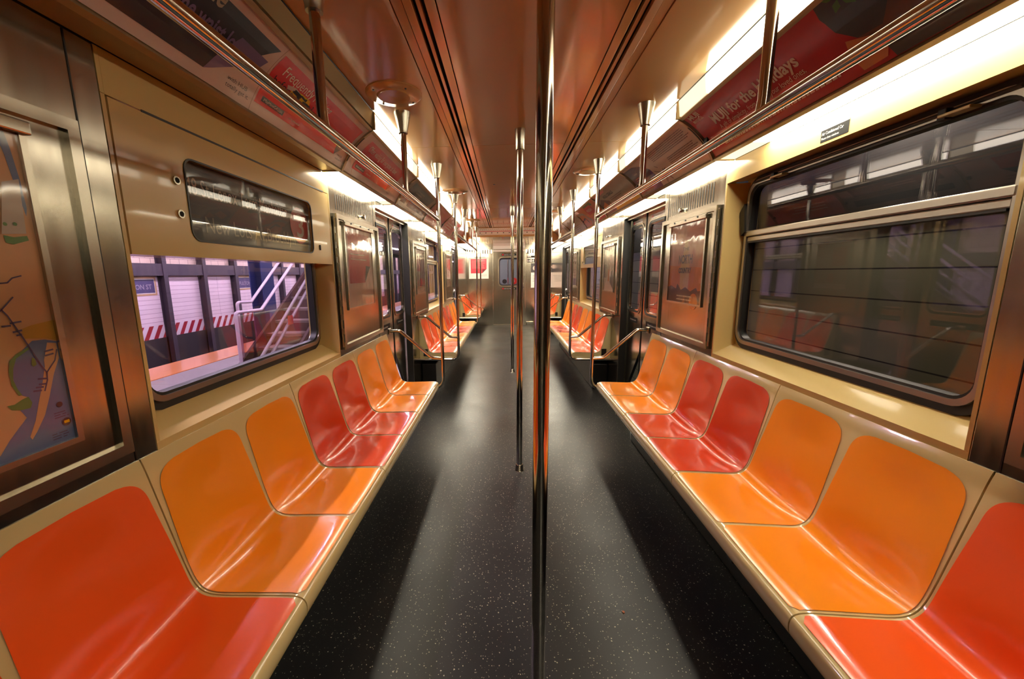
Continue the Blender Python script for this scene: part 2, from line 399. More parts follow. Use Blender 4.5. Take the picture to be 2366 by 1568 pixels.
# windows -------------------------------------------------------
def window(n, s, a, b):
    t = thing('window_%d' % n, (s*1.35, (a+b)/2, 1.06), kind='structure')
    o = rrect(a+.056, b-.046, 1.038, 2.016, .105); i0 = rrect(a+.078, b-.068, 1.068, 1.996, .083)
    put('gasket', ring(nb(), o, i0, s*1.312, s*1.34), BLACK, t, True)
    i1 = rrect(a+.098, b-.088, 1.089, 1.972, .066)
    put('window_frame', ring(nb(), i0, i1, s*1.302, s*1.345), SASH, t, True)
    i2 = rrect(a+.108, b-.098, 1.099, 1.962, .060)
    put('glazing_bead', ring(nb(), i1, i2, s*1.312, s*1.35), BLACK, t, True)
    put('sash_bar', bx(s*1.300, s*1.352, a+.09, b-.08, 1.692, 1.724, bev=.005), SASH, t)
    put('sash_bar', bx(s*1.308, s*1.352, a+.10, b-.09, 1.662, 1.690, bev=.005), SASH, t)
    put('sash_groove', bx(s*1.306, s*1.35, a+.11, b-.10, 1.655, 1.662), BLACK, t)
    put('pane', bx(s*1.335, s*1.341, a+.105, b-.095, 1.10, 1.66), GLASS, t)
    put('pane', bx(s*1.330, s*1.336, a+.105, b-.095, 1.722, 1.96), GLASS, t)
    put('hopper_rail', tube(nb(), [(s*1.298, a+.12, 1.985), (s*1.298, b-.12, 1.985)], .006, 8), BLACK, t)
    for y in (a+.26, b-.34):
        l = put('window_latch', bx(s*1.270, s*1.305, y-.045, y+.045, 1.966, 1.976, bev=.002), GOLD, t)
        put('latch_pin', bx(s*1.28, s*1.305, y+.03, y+.055, 1.96, 1.995, bev=.002), BLACK, l)
    put('corner_stop', prism(nb(), [(b-.055, 1.70), (b-.018, 1.83), (b-.062, 1.88), (b-.085, 1.72)], 'x', s*1.29, s*1.32), DARKST, t)
    return t
n = 1
for s in (-1, 1):
    for k, a, b in SIDE_BAYS:
        if k == 'win': window(n, s, a, b); n += 1

# sliding doors -------------------------------------------------
STK = mat('sticker_black', (.006, .006, .006), .6, spec=.15)
STR = mat('sticker_red', srgb(200, 30, 40), .3)
def side_door(n, s, a, b):
    t = thing('door_%d' % n, (s*1.31, (a+b)/2, 0), kind='structure')
    mid = (a+b)/2+.09
    for y0, y1, w0, w1 in ((a-.06, mid-.006, a+.10, mid-.085), (mid+.006, b+.06, mid+.085, b-.02)):
        hole = rrect(w0, w1, 1.09, 1.955, .06); o1 = rrect(w0-.02, w1+.02, 1.07, 1.975, .075); o2 = rrect(w0-.034, w1+.034, 1.056, 1.989, .085)
        p = put('door_leaf', plate_with_hole(nb(), y0, y1, .01, 2.05, hole, s*1.295, s*1.325), STEEL, t)
        put('window_gasket', ring(nb(), o2, o1, s*1.289, s*1.296), FRAME, p, True)
        put('window_gasket', ring(nb(), o1, hole, s*1.292, s*1.30), BLACK, p, True)
        ins = rrect(w0+.012, w1-.012, 1.102, 1.943, .05)
        put('window_gasket', ring(nb(), hole, ins, s*1.296, s*1.31), CHROME, p, True)
        put('window_pane', bx(s*1.306, s*1.312, w0, w1, 1.09, 1.955), GLASS, p)
        mp = wall_map(s, 1.2945, (w0+.04) if s < 0 else (w1-.04), .955)
        wd = (w1-w0)-.08
        st = blocks('door_sticker', STK, p, mp, [rect(0, wd, 0, .055)], .0005)
        letters('sticker_words', 'Do not lean on door', .026, WHITE, st, mp, .05, .02, .001, sx=wd/.33)
        mp2 = wall_map(s, 1.2945, (w0+.04) if s < 0 else (w1-.04), 1.995)
        st = blocks('door_sticker', WHITE, p, mp2, [rect(0, wd, 0, .035)], .0005)
        blocks('sticker_mark', STR, st, mp2, [rect(.005, .045, .004, .031)], .001)
        letters('sticker_words', 'Do not hold doors', .018, INK, st, mp2, .055, .011, .001, sx=wd/.25)
        put('rubber_edge', bx(s*1.288, s*1.327, (mid-.006 if y0 < mid-.1 and y1 < mid else mid), (mid if y1 < mid else mid+.006), .02, 2.05), BLACK, p)
    return t
n = 1
for s in (-1, 1):
    for k, a, b in SIDE_BAYS:
        if k == 'door': side_door(n, s, a, b); n += 1

# end wall with the storm door ----------------------------------
def end_wall():
    t = thing('wall_front', (0, YE, 0), kind='structure')
    for x0, x1 in ((-1.27, -.452), (.452, 1.27)):
        put('steel_panel', bx(x0, x1, YE, YE+.05, 0, 2.28, bev=.003), STEEL, t)
        put('ribbed_strip', prism(nb(), [(x0+(x1-x0)*i/24, YE-.004 if i % 2 else YE) for i in range(25)]+[(x1, YE+.02), (x0, YE+.02)], 'z', 2.06, 2.16), STEEL, t)
        put('seam_strip', bx(x0, x1, YE-.004, YE, 2.052, 2.06), DARKST, t)
        put('seam_strip', bx(x0, x1, YE-.006, YE, 1.0, 1.006), FRAME, t)
    put('door_casing', bx(-.47, -.45, YE-.012, YE+.05, 0, 2.17, bev=.003), FRAME, t)
    put('door_casing', bx(.45, .47, YE-.012, YE+.05, 0, 2.17, bev=.003), FRAME, t)
    put('header_panel', bx(-.45, .45, YE-.006, YE+.05, 2.10, 2.28, bev=.004), WHITE, t)
    put('door_top_rail', bx(-.45, .45, YE-.03, YE, 2.155, 2.175, bev=.004), FRAME, t)
end_wall()
def end_door():
    t = thing('door_5', (0, YE, 0), kind='structure')
    hole = rrect(-.27, .27, 1.16, 1.92, .09)
    p = put('door_leaf', plate_with_hole(nb(), -.448, .448, .01, 2.095, hole, YE+.02, YE+.05, 'y'), STEEL, t)
    put('window_frame', ring(nb(), rrect(-.315, .315, 1.115, 1.965, .12), rrect(-.285, .285, 1.145, 1.935, .10), YE+.005, YE+.021, 'y'), FRAME, p, True)
    put('window_gasket', ring(nb(), rrect(-.285, .285, 1.145, 1.935, .10), hole, YE+.01, YE+.03, 'y'), BLACK, p, True)
    put('window_pane', bx(-.27, .27, YE+.03, YE+.036, 1.16, 1.92), GLASS, p)
    put('kick_plate', bx(-.44, .44, YE-.004, YE+.02, -.001, .02), FRAME, p)
    for z, sz in ((1.995, .05), (1.035, .05)):
        mp = end_map(YE+.0195, -.205, z); st = blocks('door_sticker', STK, p, mp, [rect(0, .41, 0, sz)], .0008)
        blocks('sticker_mark', STR, st, mp, [rect(.012, .05, .008, sz-.008)], .002)
        letters('sticker_words', 'Storm door  Do not cross', .030, WHITE, st, mp, .065, .014, .002, sx=.95)
    mp = end_map(YE-.0065, -.06, 2.118); letters('header_words', 'No smoking', .022, INK, t, mp, 0, .012, .001)
    lk = put('door_latch', bx(.40, .425, YE-.01, YE+.02, 1.02, 1.22, bev=.004), FRAME, p)
    put('latch_knob', tube(nb(), [(.41, YE+.02, 1.10), (.41, YE-.03, 1.10)], .012, 12), BLACK, lk)
    return t
end_door()
# the next car, seen through the end window
t = thing('neighbouring_car', (0, YE+.9, 0), 'next subway car with a lit red round sign, behind the end door window', 'train car')
hole = rrect(-.27, .27, 1.16, 1.92, .09)
put('end_sheet', plate_with_hole(nb(), -1.25, 1.25, 0, 2.5, hole, YE+.85, YE+.9, 'y'), mat('grey_end_sheet', (.16, .17, .16), .4, .5), t)
put('inner_wall', bx(-1.2, 1.2, YE+3, YE+3.05, 0, 2.4), mat('pale_interior', (.32, .35, .31), .5), t)
put('ceiling_lamp', bx(-.5, -.3, YE+1, YE+3, 2.2, 2.23), mat('next_car_lamp', (.8, .8, .8), .5, emit=(.85, 1, .9), es=3.0), t)
put('ceiling_lamp', bx(.3, .5, YE+1, YE+3, 2.2, 2.23), MATS['next_car_lamp'], t)
put('grab_pole', tube(nb(), [(-.02, YE+1.6, .5), (-.02, YE+1.6, 2.4)], .02, 10), CHROME, t)
rs = put('round_sign', tube(nb(), [(.16, YE+.83, 1.26), (.16, YE+.85, 1.26)], .10, 24), mat('red_sign', srgb(230, 45, 35), .4, emit=srgb(230, 45, 35), es=.35), t)
letters('sign_number', '3', .12, WHITE, rs, end_map(YE+.829, .13, 1.22), 0, 0, .001)
put('dark_disc', tube(nb(), [(-.13, YE+.83, 1.25), (-.13, YE+.85, 1.25)], .07, 20), mat('grey_sign', (.05, .04, .04), .5), t)

# ------------------------------------------------------------------ cove lights along the eaves
COVE = [-3.16, 0.0, 2.42, 3.58, 4.74, 5.90, 7.06, 8.34]
def cove_light(s, i, a, b, lit):
    ords = ['behind the camera', 'nearest', 'second', 'third', 'fourth', 'fifth', 'farthest']
    st = 'lit' if lit else 'unlit'
    t = thing('cove_light', (s*1.0, (a+b)/2, 2.12), '%s %s cove light on the %s eaves, %s' %
              (st, 'double-length' if b-a > 2 else 'single', WHERE[s], ords[i] + ('' if i == 0 else ' in its row')), 'light fixture', 'cove lights along the eaves')
    # curved rack
    pts = [arc_pt(v/12, -.004) for v in range(13)] + [arc_pt(v/12, -.02) for v in range(12, -1, -1)]
    put('ad_rack', prism(nb(), [(s*x, z) for x, z in pts], 'y', a+.004, b-.004), RIBBED, t, True)
    ta, tb = arc_pt(0), arc_pt(1)
    put('rack_rail', prism(nb(), [(s*(ta[0]-.006), ta[1]-.004), (s*(ta[0]+.012), ta[1]-.014), (s*(ta[0]+.02), ta[1]-.004), (s*(ta[0]+.004), ta[1]+.010)], 'y', a+.004, b-.004), GOLD, t)
    put('rack_rail', prism(nb(), [(s*(tb[0]-.010), tb[1]-.004), (s*(tb[0]+.012), tb[1]-.010), (s*(tb[0]+.014), tb[1]+.004), (s*(tb[0]-.002), tb[1]+.014)], 'y', a+.004, b-.004), GOLD, t)
    m = DIFF if lit else OFFDIFF; me = DIFFEND if lit else OFFDIFF
    end = .17 if i > 1 else .30
    up = [(s*.872, 2.438), (s*.882, 2.357), (s*.90, 2.357), (s*.90, 2.438)]
    lo = [(s*1.106, 2.126), (s*1.112, 2.142), (s*1.205, 2.142), (s*1.205, 2.124)]
    put('upper_diffuser', prism(nb(), up, 'y', a+.006, b-end), DIFFUP if lit else m, t); put('upper_diffuser_end', prism(nb(), up, 'y', b-end, b-.006), me, t)
    put('lower_diffuser', prism(nb(), lo, 'y', a+.006, b-end), m, t); put('lower_diffuser_end', prism(nb(), lo, 'y', b-end, b-.006), me, t)
    # arched divider at the far joint
    pts = [arc_pt(v/14, .012) for v in range(15)] + [arc_pt(v/14, -.02) for v in range(14, -1, -1)]
    d = put('divider', prism(nb(), [(s*x, z) for x, z in pts], 'y', b-.011, b+.011), GOLD, t, True)
    pts = [arc_pt(v/14, .014) for v in range(3, 12)] + [arc_pt(v/14, .011) for v in range(11, 2, -1)]
    put('divider_line', prism(nb(), [(s*x, z) for x, z in pts], 'y', b-.003, b+.003), DARKST, d)
    put('divider_leg', bx(s*.866, s*.90, b-.007, b+.007, 2.345, 2.44), GOLD, d)
    if i > 0:
        put('clear_cover', carry(poly_bm(rect(.012, b-a-.012, W_(.98), W_(.02))), arc_map(s, a, b), .010, step=.018), PLASTIC, t, 'all')
        put('clip', bx(s*arc_pt(.62, .014)[0], s*arc_pt(.62, -.0)[0], b-.05, b-.015, arc_pt(.66)[1]-.008, arc_pt(.58)[1]), BLACK, t)
    put('divider_leg', bx(s*1.10, s*1.206, b-.006, b+.006, 2.118, 2.14), GOLD, d)
    return t
for s in (-1, 1):
    for i, (a, b) in enumerate(zip(COVE, COVE[1:])):
        cove_light(s, i, a, b, not (s < 0 and i <= 1))
def end_light(s):
    t = thing('ceiling_light', (s*.98, 9.6, 2.14), 'boxy white lit lamp under the lowered ceiling, %s of the end door' % WHERE[s], 'light fixture', 'boxy lamps by the end door')
    put('housing', bx(s*.80, s*1.20, 8.48, 10.5, 2.225, 2.26, bev=.006), FRAME, t)
    put('diffuser', bx(s*.78, s*1.17, 8.5, 10.48, 2.135, 2.225, bev=.03, seg=4), DIFF, t, True)
for s in (-1, 1): end_light(s)

# ------------------------------------------------------------------ benches
P0 = [(.735, .440), (.728, .455), (.727, .490), (.733, .502), (.745, .506), (.80, .505), (.95, .500), (1.045, .498), (1.075, .506), (1.093, .530),
      (1.115, .60), (1.15, .74), (1.18, .86), (1.196, .925), (1.201, .95), (1.207, .958)]
def resample(P, n):
    pts = [Vector((*p, 0)) for p in P]; L = [0]
    for a, b in zip(pts, pts[1:]): L.append(L[-1]+(b-a).length)
    out = []
    for k in range(n+1):
        d = L[-1]*k/n; i = max(j for j in range(len(L)) if L[j] <= d+1e-9); i = min(i, len(pts)-2)
        out.append(pts[i].lerp(pts[i+1], (d-L[i])/(L[i+1]-L[i])))
    return out, L[-1]
def smooth_path(P):
    q = [Vector((*p, 0)) for p in P]
    for _ in range(2):                       # corner cutting, ends kept
        r = [q[0]]
        for a, b in zip(q, q[1:]): r += [a.lerp(b, .25), a.lerp(b, .75)]
        q = r+[q[-1]]
    return [(p.x, p.y) for p in q]
PROF, PL = resample(smooth_path(P0), 60)
for _ in range(6):
    PROF = [PROF[0]] + [(PROF[i-1]+PROF[i]*2+PROF[i+1])/4 for i in range(1, 60)] + [PROF[60]]
VCR = next(k for k, p in enumerate(PROF) if p.x > 1.07)/60    # v of the crease
V0 = 4/60
def normal2(v):
    i = min(max(int(round(v*60)), 0), 60); a, b = PROF[max(i-1, 0)], PROF[min(i+1, 60)]; d = (b-a).normalized(); return Vector((d.y, -d.x, 0))   # into the shell
def prof(v):
    x = min(max(v*60, 0), 59.9999); i = int(x); return PROF[i].lerp(PROF[i+1], x-i)
def sstep(a, b, x): t = min(max((x-a)/(b-a), 0), 1); return t*t*(3-2*t)
def bowl(v, q):
    """how far the bucket is pressed in at v, across q in [-1,1]"""
    d = .014*sstep(.09, .30, v)*(1-sstep(.78, .985, v))
    return d*max(0, 1-q*q)**1.5 + .026*math.exp(-((v-VCR)/.085)**2)*max(0, 1-abs(q)**2.2)
NORM = [normal2(k/60) for k in range(61)]
for _ in range(8):
    NORM = [NORM[0]] + [(NORM[i-1]+NORM[i]*2+NORM[i+1]).normalized() for i in range(1, 60)] + [NORM[60]]
def nrm(v):
    x = min(max(v*60, 0), 59.999); i = int(x); return NORM[i].lerp(NORM[i+1], x-i).normalized()
def seat_pt(s, y0, pw, j, q, v, lift=0):
    p = prof(v) + nrm(v)*(bowl(v, q)-lift)
    return Vector((s*p.x, y0+pw*(j+.5+q*.5), p.y))
VEND = 57.5/60
def bench_section(s, y0, pw, cols, label, group, caps=True):
    y0 += .0025; pwi = pw-.0025
    t = thing('bench_section', (s*.97, y0+pw, .44), label, 'bench seat', group)
    bm = nb(); NV = 60; qs = [-1, -.985, -.95, -.9, -.8, -.7, -.6, -.5, -.4, -.3, -.2, -.1, 0, .1, .2, .3, .4, .5, .6, .7, .8, .9, .95, .985]
    cols_ = [(j, q) for j in range(2) for q in qs] + [(1, 1.0)]
    G = [[bm.verts.new(seat_pt(s, y0, pwi, j, q, k/NV)) for k in range(NV+1)] for j, q in cols_]
    for A, B in zip(G, G[1:]):
        for k in range(NV): bm.faces.new((A[k], A[k+1], B[k+1], B[k]))
    # back and underside
    ends = []
    for g in (G[0], G[-1]):
        y = g[0].co.y; ends.append([bm.verts.new((s*1.209, y, .958)), bm.verts.new((s*1.209, y, .43)), bm.verts.new((s*.74, y, .43))])
    e0, e1 = ends
    tops = [g[-1] for g in G]; bots = [g[0] for g in G]
    bm.faces.new(tops + [e1[0], e0[0]]); bm.faces.new((e0[0], e1[0], e1[1], e0[1])); bm.faces.new((e0[1], e1[1], e1[2], e0[2])); bm.faces.new(bots[::-1]+[e0[2], e1[2]])
    for g, e in ((G[0], e0), (G[-1], e1)): bm.faces.new(list(g)+e)
    put('seat_shell', bm, SEATC, t, True)
    for j in range(2):
        bm = nb(); v0, v1 = .088, VEND-.004; n = 54; rows = []; w0 = 1-.040*.4/pw
        for k in range(n+1):
            # denser towards the rounded top
            r = k/n; v = v0+(v1-v0)*(1-(1-r)**1.35)
            h = .105; d = (v-(v1-h))/h
            w = w0*(max(0, 1-max(0, d)**2.8))**(1/4.6)
            d2 = (v0+.02-v)/.02
            if d2 > 0: w *= (1-.10*d2**2)
            w *= (1-.075*sstep(.55, .97, v))
            rows.append([bm.verts.new(seat_pt(s, y0, pwi, j, max(w, .02)*(c/12-1), v, .0026)) for c in range(25)])
        for A, B in zip(rows, rows[1:]):
            for c in range(24): bm.faces.new((A[c], A[c+1], B[c+1], B[c]))
        put('bucket', bm, cols, t, 'all')
    put('bracket', bx(s*.80, s*1.18, y0+pw-.02, y0+pw+.02, .34, .431, bev=.004), DARKST, t)
    return t
CN = {ORANGE.name: 'orange', RED.name: 'red', RED_LIT.name: 'light-warmed red'}
BENCHES = [('near', .214, .41, [RED_LIT, ORANGE, RED, ORANGE]), ('middle', 4.84, .415, [RED_LIT, ORANGE, RED, ORANGE]), ('far', 9.45, .4375, [RED_LIT, RED_LIT])]
for s in (-1, 1):
    for nm, y0, pw, cs in BENCHES:
        N = len(cs)
        for i, c in enumerate(cs):
            place = {0: 'near end', N-1: 'far end'}.get(i, 'second from %s end' % ('near' if i < N/2 else 'far'))
            side = {'near': 'foreground bench', 'middle': 'bench past the first doors', 'far': 'bench by the end wall'}[nm]
            bench_section(s, y0+2*pw*i, pw, c, 'two %s bucket seats, %s of the %s %s' % (CN[c.name], place, WHERE[s], side),
                          'double seats of the %s %s bench' % (WHERE[s], nm))
            if nm != 'near' and i == 0:
                settle(put('vent_grille', bx(s*1.10, s*1.16, y0-.008, y0+.002, .46, .55, bev=.002), DARKST), 'small dark vent plate on the near side of the %s %s' % (WHERE[s], side), 'vent', 'vent plates on bench ends')

# ------------------------------------------------------------------ poles and rails
def flange(bm_par, x, y, big=1.):
    return put('ceiling_flange', tube(nb(), [(x, y, CZ), (x, y, CZ-.006), (x, y, CZ-.10), (x, y, CZ-.115)], [.05*big, .049*big, .028, .027], 20, True), FRAME, bm_par, True)
def end_rail(s, Y, ys, label, toparm=True):
    t = thing('bench_end_rail', (s*.70, Y, .42), label, 'grab rail', 'poles with armrests at the bench ends')
    put('pole', tube(nb(), fillet([(s*.70, Y, CZ-.05), (s*.70, Y, .422), (s*1.208, Y, .422)], .10, 8), .0165, 16), CHROME, t, True)
    flange(t, s*.70, Y)
    put('armrest', tube(nb(), fillet([(s*1.208, Y, .975), (s*1.10, Y, .975), (s*.80, Y, .715), (s*.70, Y, .708)], .06, 6), .0155, 14), CHROME, t, True)
    put('pole_joint', tube(nb(), [(s*.70, Y, 1.955), (s*.70, Y, 2.01)], .021, 16), FRAME, t, True)
    put('wall_socket', bx(s*1.19, s*1.209, Y-.03, Y+.03, .945, 1.0, bev=.004), FRAME, t)
    return t
for s in (-1, 1):
    w = WHERE[s]
    end_rail(s, 3.565, 1, 'steel pole with bent armrest, far end of the %s foreground bench' % w)
    end_rail(s, 4.80, -1, 'steel pole with bent armrest, near end of the %s bench past the first doors' % w)
    end_rail(s, 8.22, 1, 'steel pole with bent armrest, far end of the %s bench past the first doors' % w)
    end_rail(s, 9.40, -1, 'steel pole with bent armrest, near end of the %s bench by the end wall' % w)
    for a, b, hs, nm in ((-3.0, 3.565, (1.365, 2.46, -1.2), 'above the foreground bench'), (4.80, 8.22, (6.0, 7.3), 'above the bench past the first doors')):
        t = thing('overhead_rail', (s*.71, (a+b)/2, 1.985), 'horizontal steel grab bar on hangers %s, %s side' % (nm, w), 'grab rail', 'overhead grab bars')
        put('bar', tube(nb(), [(s*.706, a, 1.985), (s*.702, b-.01, 1.983)], .0185, 18), CHROME, t, True)
        for h in hs:
            put('hanger', tube(nb(), [(s*.71, h, CZ-.05), (s*.71, h, 2.03), (s*.708, h, 1.99)], [.0175, .0175, .0195], 16), CHROME, t, True)
            flange(t, s*.71, h)
for i, (Y, nm) in enumerate(((1.075, 'bright steel floor-to-ceiling pole in the aisle, closest to the viewer'), (2.79, 'slender steel floor-to-ceiling pole in the aisle, second closest'), (5.80, 'slender steel floor-to-ceiling pole in the aisle, farthest from the viewer'))):
    t = thing('centre_pole', (0, Y, 0), nm, 'pole', 'poles in the middle of the aisle')
    put('pole', tube(nb(), [(0, Y, .02), (0, Y, CZ-.05)], .0225, 28), CHROME, t, True)
    put('ceiling_flange', tube(nb(), [(0, Y, CZ), (0, Y, CZ-.004), (0, Y, CZ-.125), (0, Y, CZ-.13)], [.036, .036, .029, .027], 24), FRAME, t, True)
    put('floor_collar', tube(nb(), [(0, Y, 0), (0, Y, .004), (0, Y, .045), (0, Y, .05)], [.036, .033, .029, .026], 24), FRAME, t, True)

# ------------------------------------------------------------------ ceiling speakers
def speaker(x, y, label):
    t = thing('ceiling_speaker', (x, y, CZ-.012), label, 'speaker', 'round speakers in the ceiling')
    put('rim', tube(nb(), [(x, y, CZ), (x, y, CZ-.004), (x, y, CZ-.012), (x, y, CZ-.012)], [.148, .148, .135, .09], 40), CEIL, t, True)
    put('inner_ring', tube(nb(), [(x, y, CZ-.012), (x, y, CZ-.018), (x, y, CZ-.014)], [.09, .083, .076], 40), CEIL, t, True)
    put('grille', tube(nb(), [(x, y, CZ-.012), (x, y, CZ-.0155)], .076, 36), mat('speaker_cloth', (.10, .065, .04), .7, bump=((260, 260, 260), .8, .002)), t)
    for k in range(4):
        a = math.radians(45+90*k); put('screw', tube(nb(), [(x+.118*math.cos(a), y+.118*math.sin(a), CZ-.01), (x+.118*math.cos(a), y+.118*math.sin(a), CZ-.016)], .005, 10), DARKST, t)
for x, y, l in ((-.69, 2.215, 'round ceiling speaker at upper left, closest to the viewer'), (-.685, 4.70, 'round ceiling speaker on the left, second from the viewer'),
                (-.69, 7.2, 'round ceiling speaker on the left, third from the viewer'), (.69, 3.92, 'round ceiling speaker on the right behind the second hanger pole'), (.69, 6.4, 'round ceiling speaker on the right, farther one')):
    speaker(x, y, l)
# ------------------------------------------------------------------ car cards in the cove
def fit(name, s, width, size, m, parent, mapper, u, w, off, step=0, bold=0., shear=0.):
    bm = text_bm(s, size, 'LEFT', 1, bold, shear); xs = [v.co.x for v in bm.verts]; k = width/(max(xs)-min(xs)); x0 = min(xs)
    for v in bm.verts: v.co.x = (v.co.x-x0)*k
    return put(name, carry(bm, mapper, off, u, w, step), m, parent)
ST = .045
def card(s, Y0, Y1, base, label, mg=.012):
    """a curved printed card in the rack from Y0 to Y1"""
    L = Y1-Y0; mp = arc_map(s, Y0, Y1)
    t = thing('advertising_card', (s*1.0, (Y0+Y1)/2, 2.13), label, 'advertisement', 'car cards in the curved rack')
    put('card', carry(poly_bm(rect(mg, L-mg, W_(.965), W_(.035))), mp, .002, step=.02), base, t, 'all')
    return t, mp, L
CW = printed('card_white', 226, 200, 190); PRED = printed('card_red', 224, 36, 48); PNAVY = printed('card_navy', 28, 24, 44); PLIL = printed('card_lilac', 124, 104, 150)
PCH = printed('card_charcoal', 62, 58, 62); PCREAM = printed('card_cream', 236, 216, 192); PMAR = printed('card_dark_red', 200, 32, 50); PBR = printed('card_brown', 110, 66, 56)
PTAN = printed('card_tan', 226, 150, 98); PGRN = printed('card_green', 70, 120, 50); PPUR = printed('card_purple', 96, 48, 132); PDP = printed('card_dark_purple', 70, 44, 84)
PYEL = printed('card_yellow', 248, 200, 20); PPK = printed('card_pink', 232, 150, 146); POR = printed('card_orange', 224, 120, 40); PGY = printed('card_grey', 168, 152, 130)
PINKRED = printed('card_pinkred', 232, 84, 96); LETTER = printed('print_offwhite', 255, 242, 226); PSAL = printed('card_salmon', 232, 140, 110); PGREY2 = printed('card_dark_grey', 96, 90, 92)

# left, nearest span: navy card then red card
t, mp, L = card(-1, .02, 1.564, CW, 'navy advertising card on the left rack with large lilac words about the waist look', .002)
blocks('panel', PNAVY, t, mp, [[(.35, W_(.16)), (1.525, W_(.16)), (1.45, W_(.44)), (1.36, W_(.47)), (1.30, W_(.85)), (.35, W_(.85))]], .003, ST)
blocks('page_corner', PLIL, t, mp, [[(1.515, W_(.36)), (1.50, W_(.47)), (1.33, W_(.80)), (1.30, W_(.85)), (1.355, W_(.45)), (1.37, W_(.34))]], .0035, ST)
fit('headline', 'the waist look', .285, .075, PLIL, t, mp, 1.13, W_(.53), .0045, ST, .002)
fit('headline', 'One', .11, .085, PGY, t, mp, 1.14, W_(.27), .0045, ST, .002)
fit('small_words', 'People', .05, .012, PLIL, t, mp, 1.40, W_(.44), .0045)
fit('small_words', 'with HUB', .10, .022, INK, t, mp, 1.40, W_(.80), .0045); fit('small_words', 'totally get it.', .12, .022, INK, t, mp, 1.40, W_(.875), .0045)
def redcard(s, Y0, Y1, label, head, b0, scribble=False):
    t, mp, L = card(s, Y0, Y1, CW, label, .002)
    blocks('panel', PRED, t, mp, [[(b0, W_(.155)), (b0+.80, W_(.155)), (b0+.80, W_(.55)), (b0+.69, W_(.82)), (b0, W_(.84))]], .003, ST)
    blocks('page_corner', PCH, t, mp, [[(b0+.80, W_(.55)), (b0+.69, W_(.82)), (b0+.67, W_(.58))]], .0036, ST)
    fit('headline', head, .60 if len(head) > 22 else .40, .062, LETTER, t, mp, b0+.05, W_(.36), .0045, ST)
    fit('headline', 'before you go?', .30, .050, INK if scribble else PMAR, t, mp, b0+.03, W_(.52), .0045, ST)
    u = blocks('web_label', PCH, t, mp, [rect(b0+.03, b0+.18, W_(.79), W_(.72))], .0036, ST)
    fit('web_words', 'iMayHaveGA.com', .13, .017, LETTER, u, mp, b0+.04, W_(.773), .0045)
    fit('small_words', '#iMayHaveGA', .09, .014, LETTER, t, mp, b0+.22, W_(.775), .0045)
    fit('small_words', 'with GA', .06, .014, INK, t, mp, b0+.73, W_(.80), .0045); fit('small_words', 'totally get it.', .08, .014, INK, t, mp, b0+.72, W_(.87), .0045)
    return t, mp
t, mp = redcard(-1, 1.562, 2.41, 'red advertising card on the left rack with a yellow scribble, nearest red one', 'Frequently running', .012, True)
rnd = random.Random(3); P = []
for i in range(26):
    u = .13+.15*rnd.random(); v = .40+.13*rnd.random(); P += stroke([(u, W_(v)), (u+.05*rnd.random(), W_(v+.06*(rnd.random()-.3)))], .009)
blocks('yellow_scribble', PYEL, t, mp, [[(.15, W_(.42)), (.22, W_(.38)), (.29, W_(.38)), (.31, W_(.46)), (.27, W_(.53)), (.21, W_(.51)), (.16, W_(.48))]], .005)
blocks('pen_strokes', INK, t, mp, P[:14], .0056); blocks('torn_paper', CW, t, mp, [[(.12, W_(.41)), (.17, W_(.37)), (.21, W_(.39)), (.17, W_(.43)), (.13, W_(.46))]], .0052)
t, mp = redcard(-1, 2.44, 3.57, 'bright red advertising card on the left rack asking about waiting for everyone to leave', 'Often waiting for everyone to leave', .095)
rs = random.Random(5); blocks('scratches', PSAL, t, mp, sum([stroke([(.1+.2*i, W_(.86)), (.12+.2*i, W_(.93))], .003) for i in range(3)], []), .004)
t, mp, L = card(-1, 3.60, 4.73, PGY, 'charcoal advertising card on the left rack, third span')
blocks('panel', PCH, t, mp, [rect(.10, .98, W_(.46), W_(.10))], .003, ST); blocks('panel', PCH, t, mp, [rect(.30, 1.02, W_(.86), W_(.62)), rect(.07, .22, W_(.84), W_(.66))], .003, ST)
lines('small_print', PGY, t, mp, .32, .62, W_(.22), 3, .03, .012, .004, seed=4)
for k, (a, b, c1, c2, lb) in enumerate(((4.76, 5.89, PPK, PSAL, 'pale pink advertising card on the left rack, fourth span'), (5.92, 7.05, PPK, PINKRED, 'pink and red advertising card on the left rack, fifth span'), (7.08, 8.33, PINKRED, PPK, 'rose advertising card on the left rack, farthest span'))):
    t, mp, L = card(-1, a, b, c1, lb)
    blocks('panel', c2, t, mp, [[(.15, W_(.2)), (.9, W_(.2)), (.9, W_(.7)), (.8, W_(.85)), (.15, W_(.85))]] if k != 1 else [[(.3, W_(.5)), (1.0, W_(.4)), (1.05, W_(.9)), (.25, W_(.9))]], .003, ST)
    lines('small_print', LETTER, t, mp, .2, .8, W_(.35), 3, .04, .012, .004, seed=k)
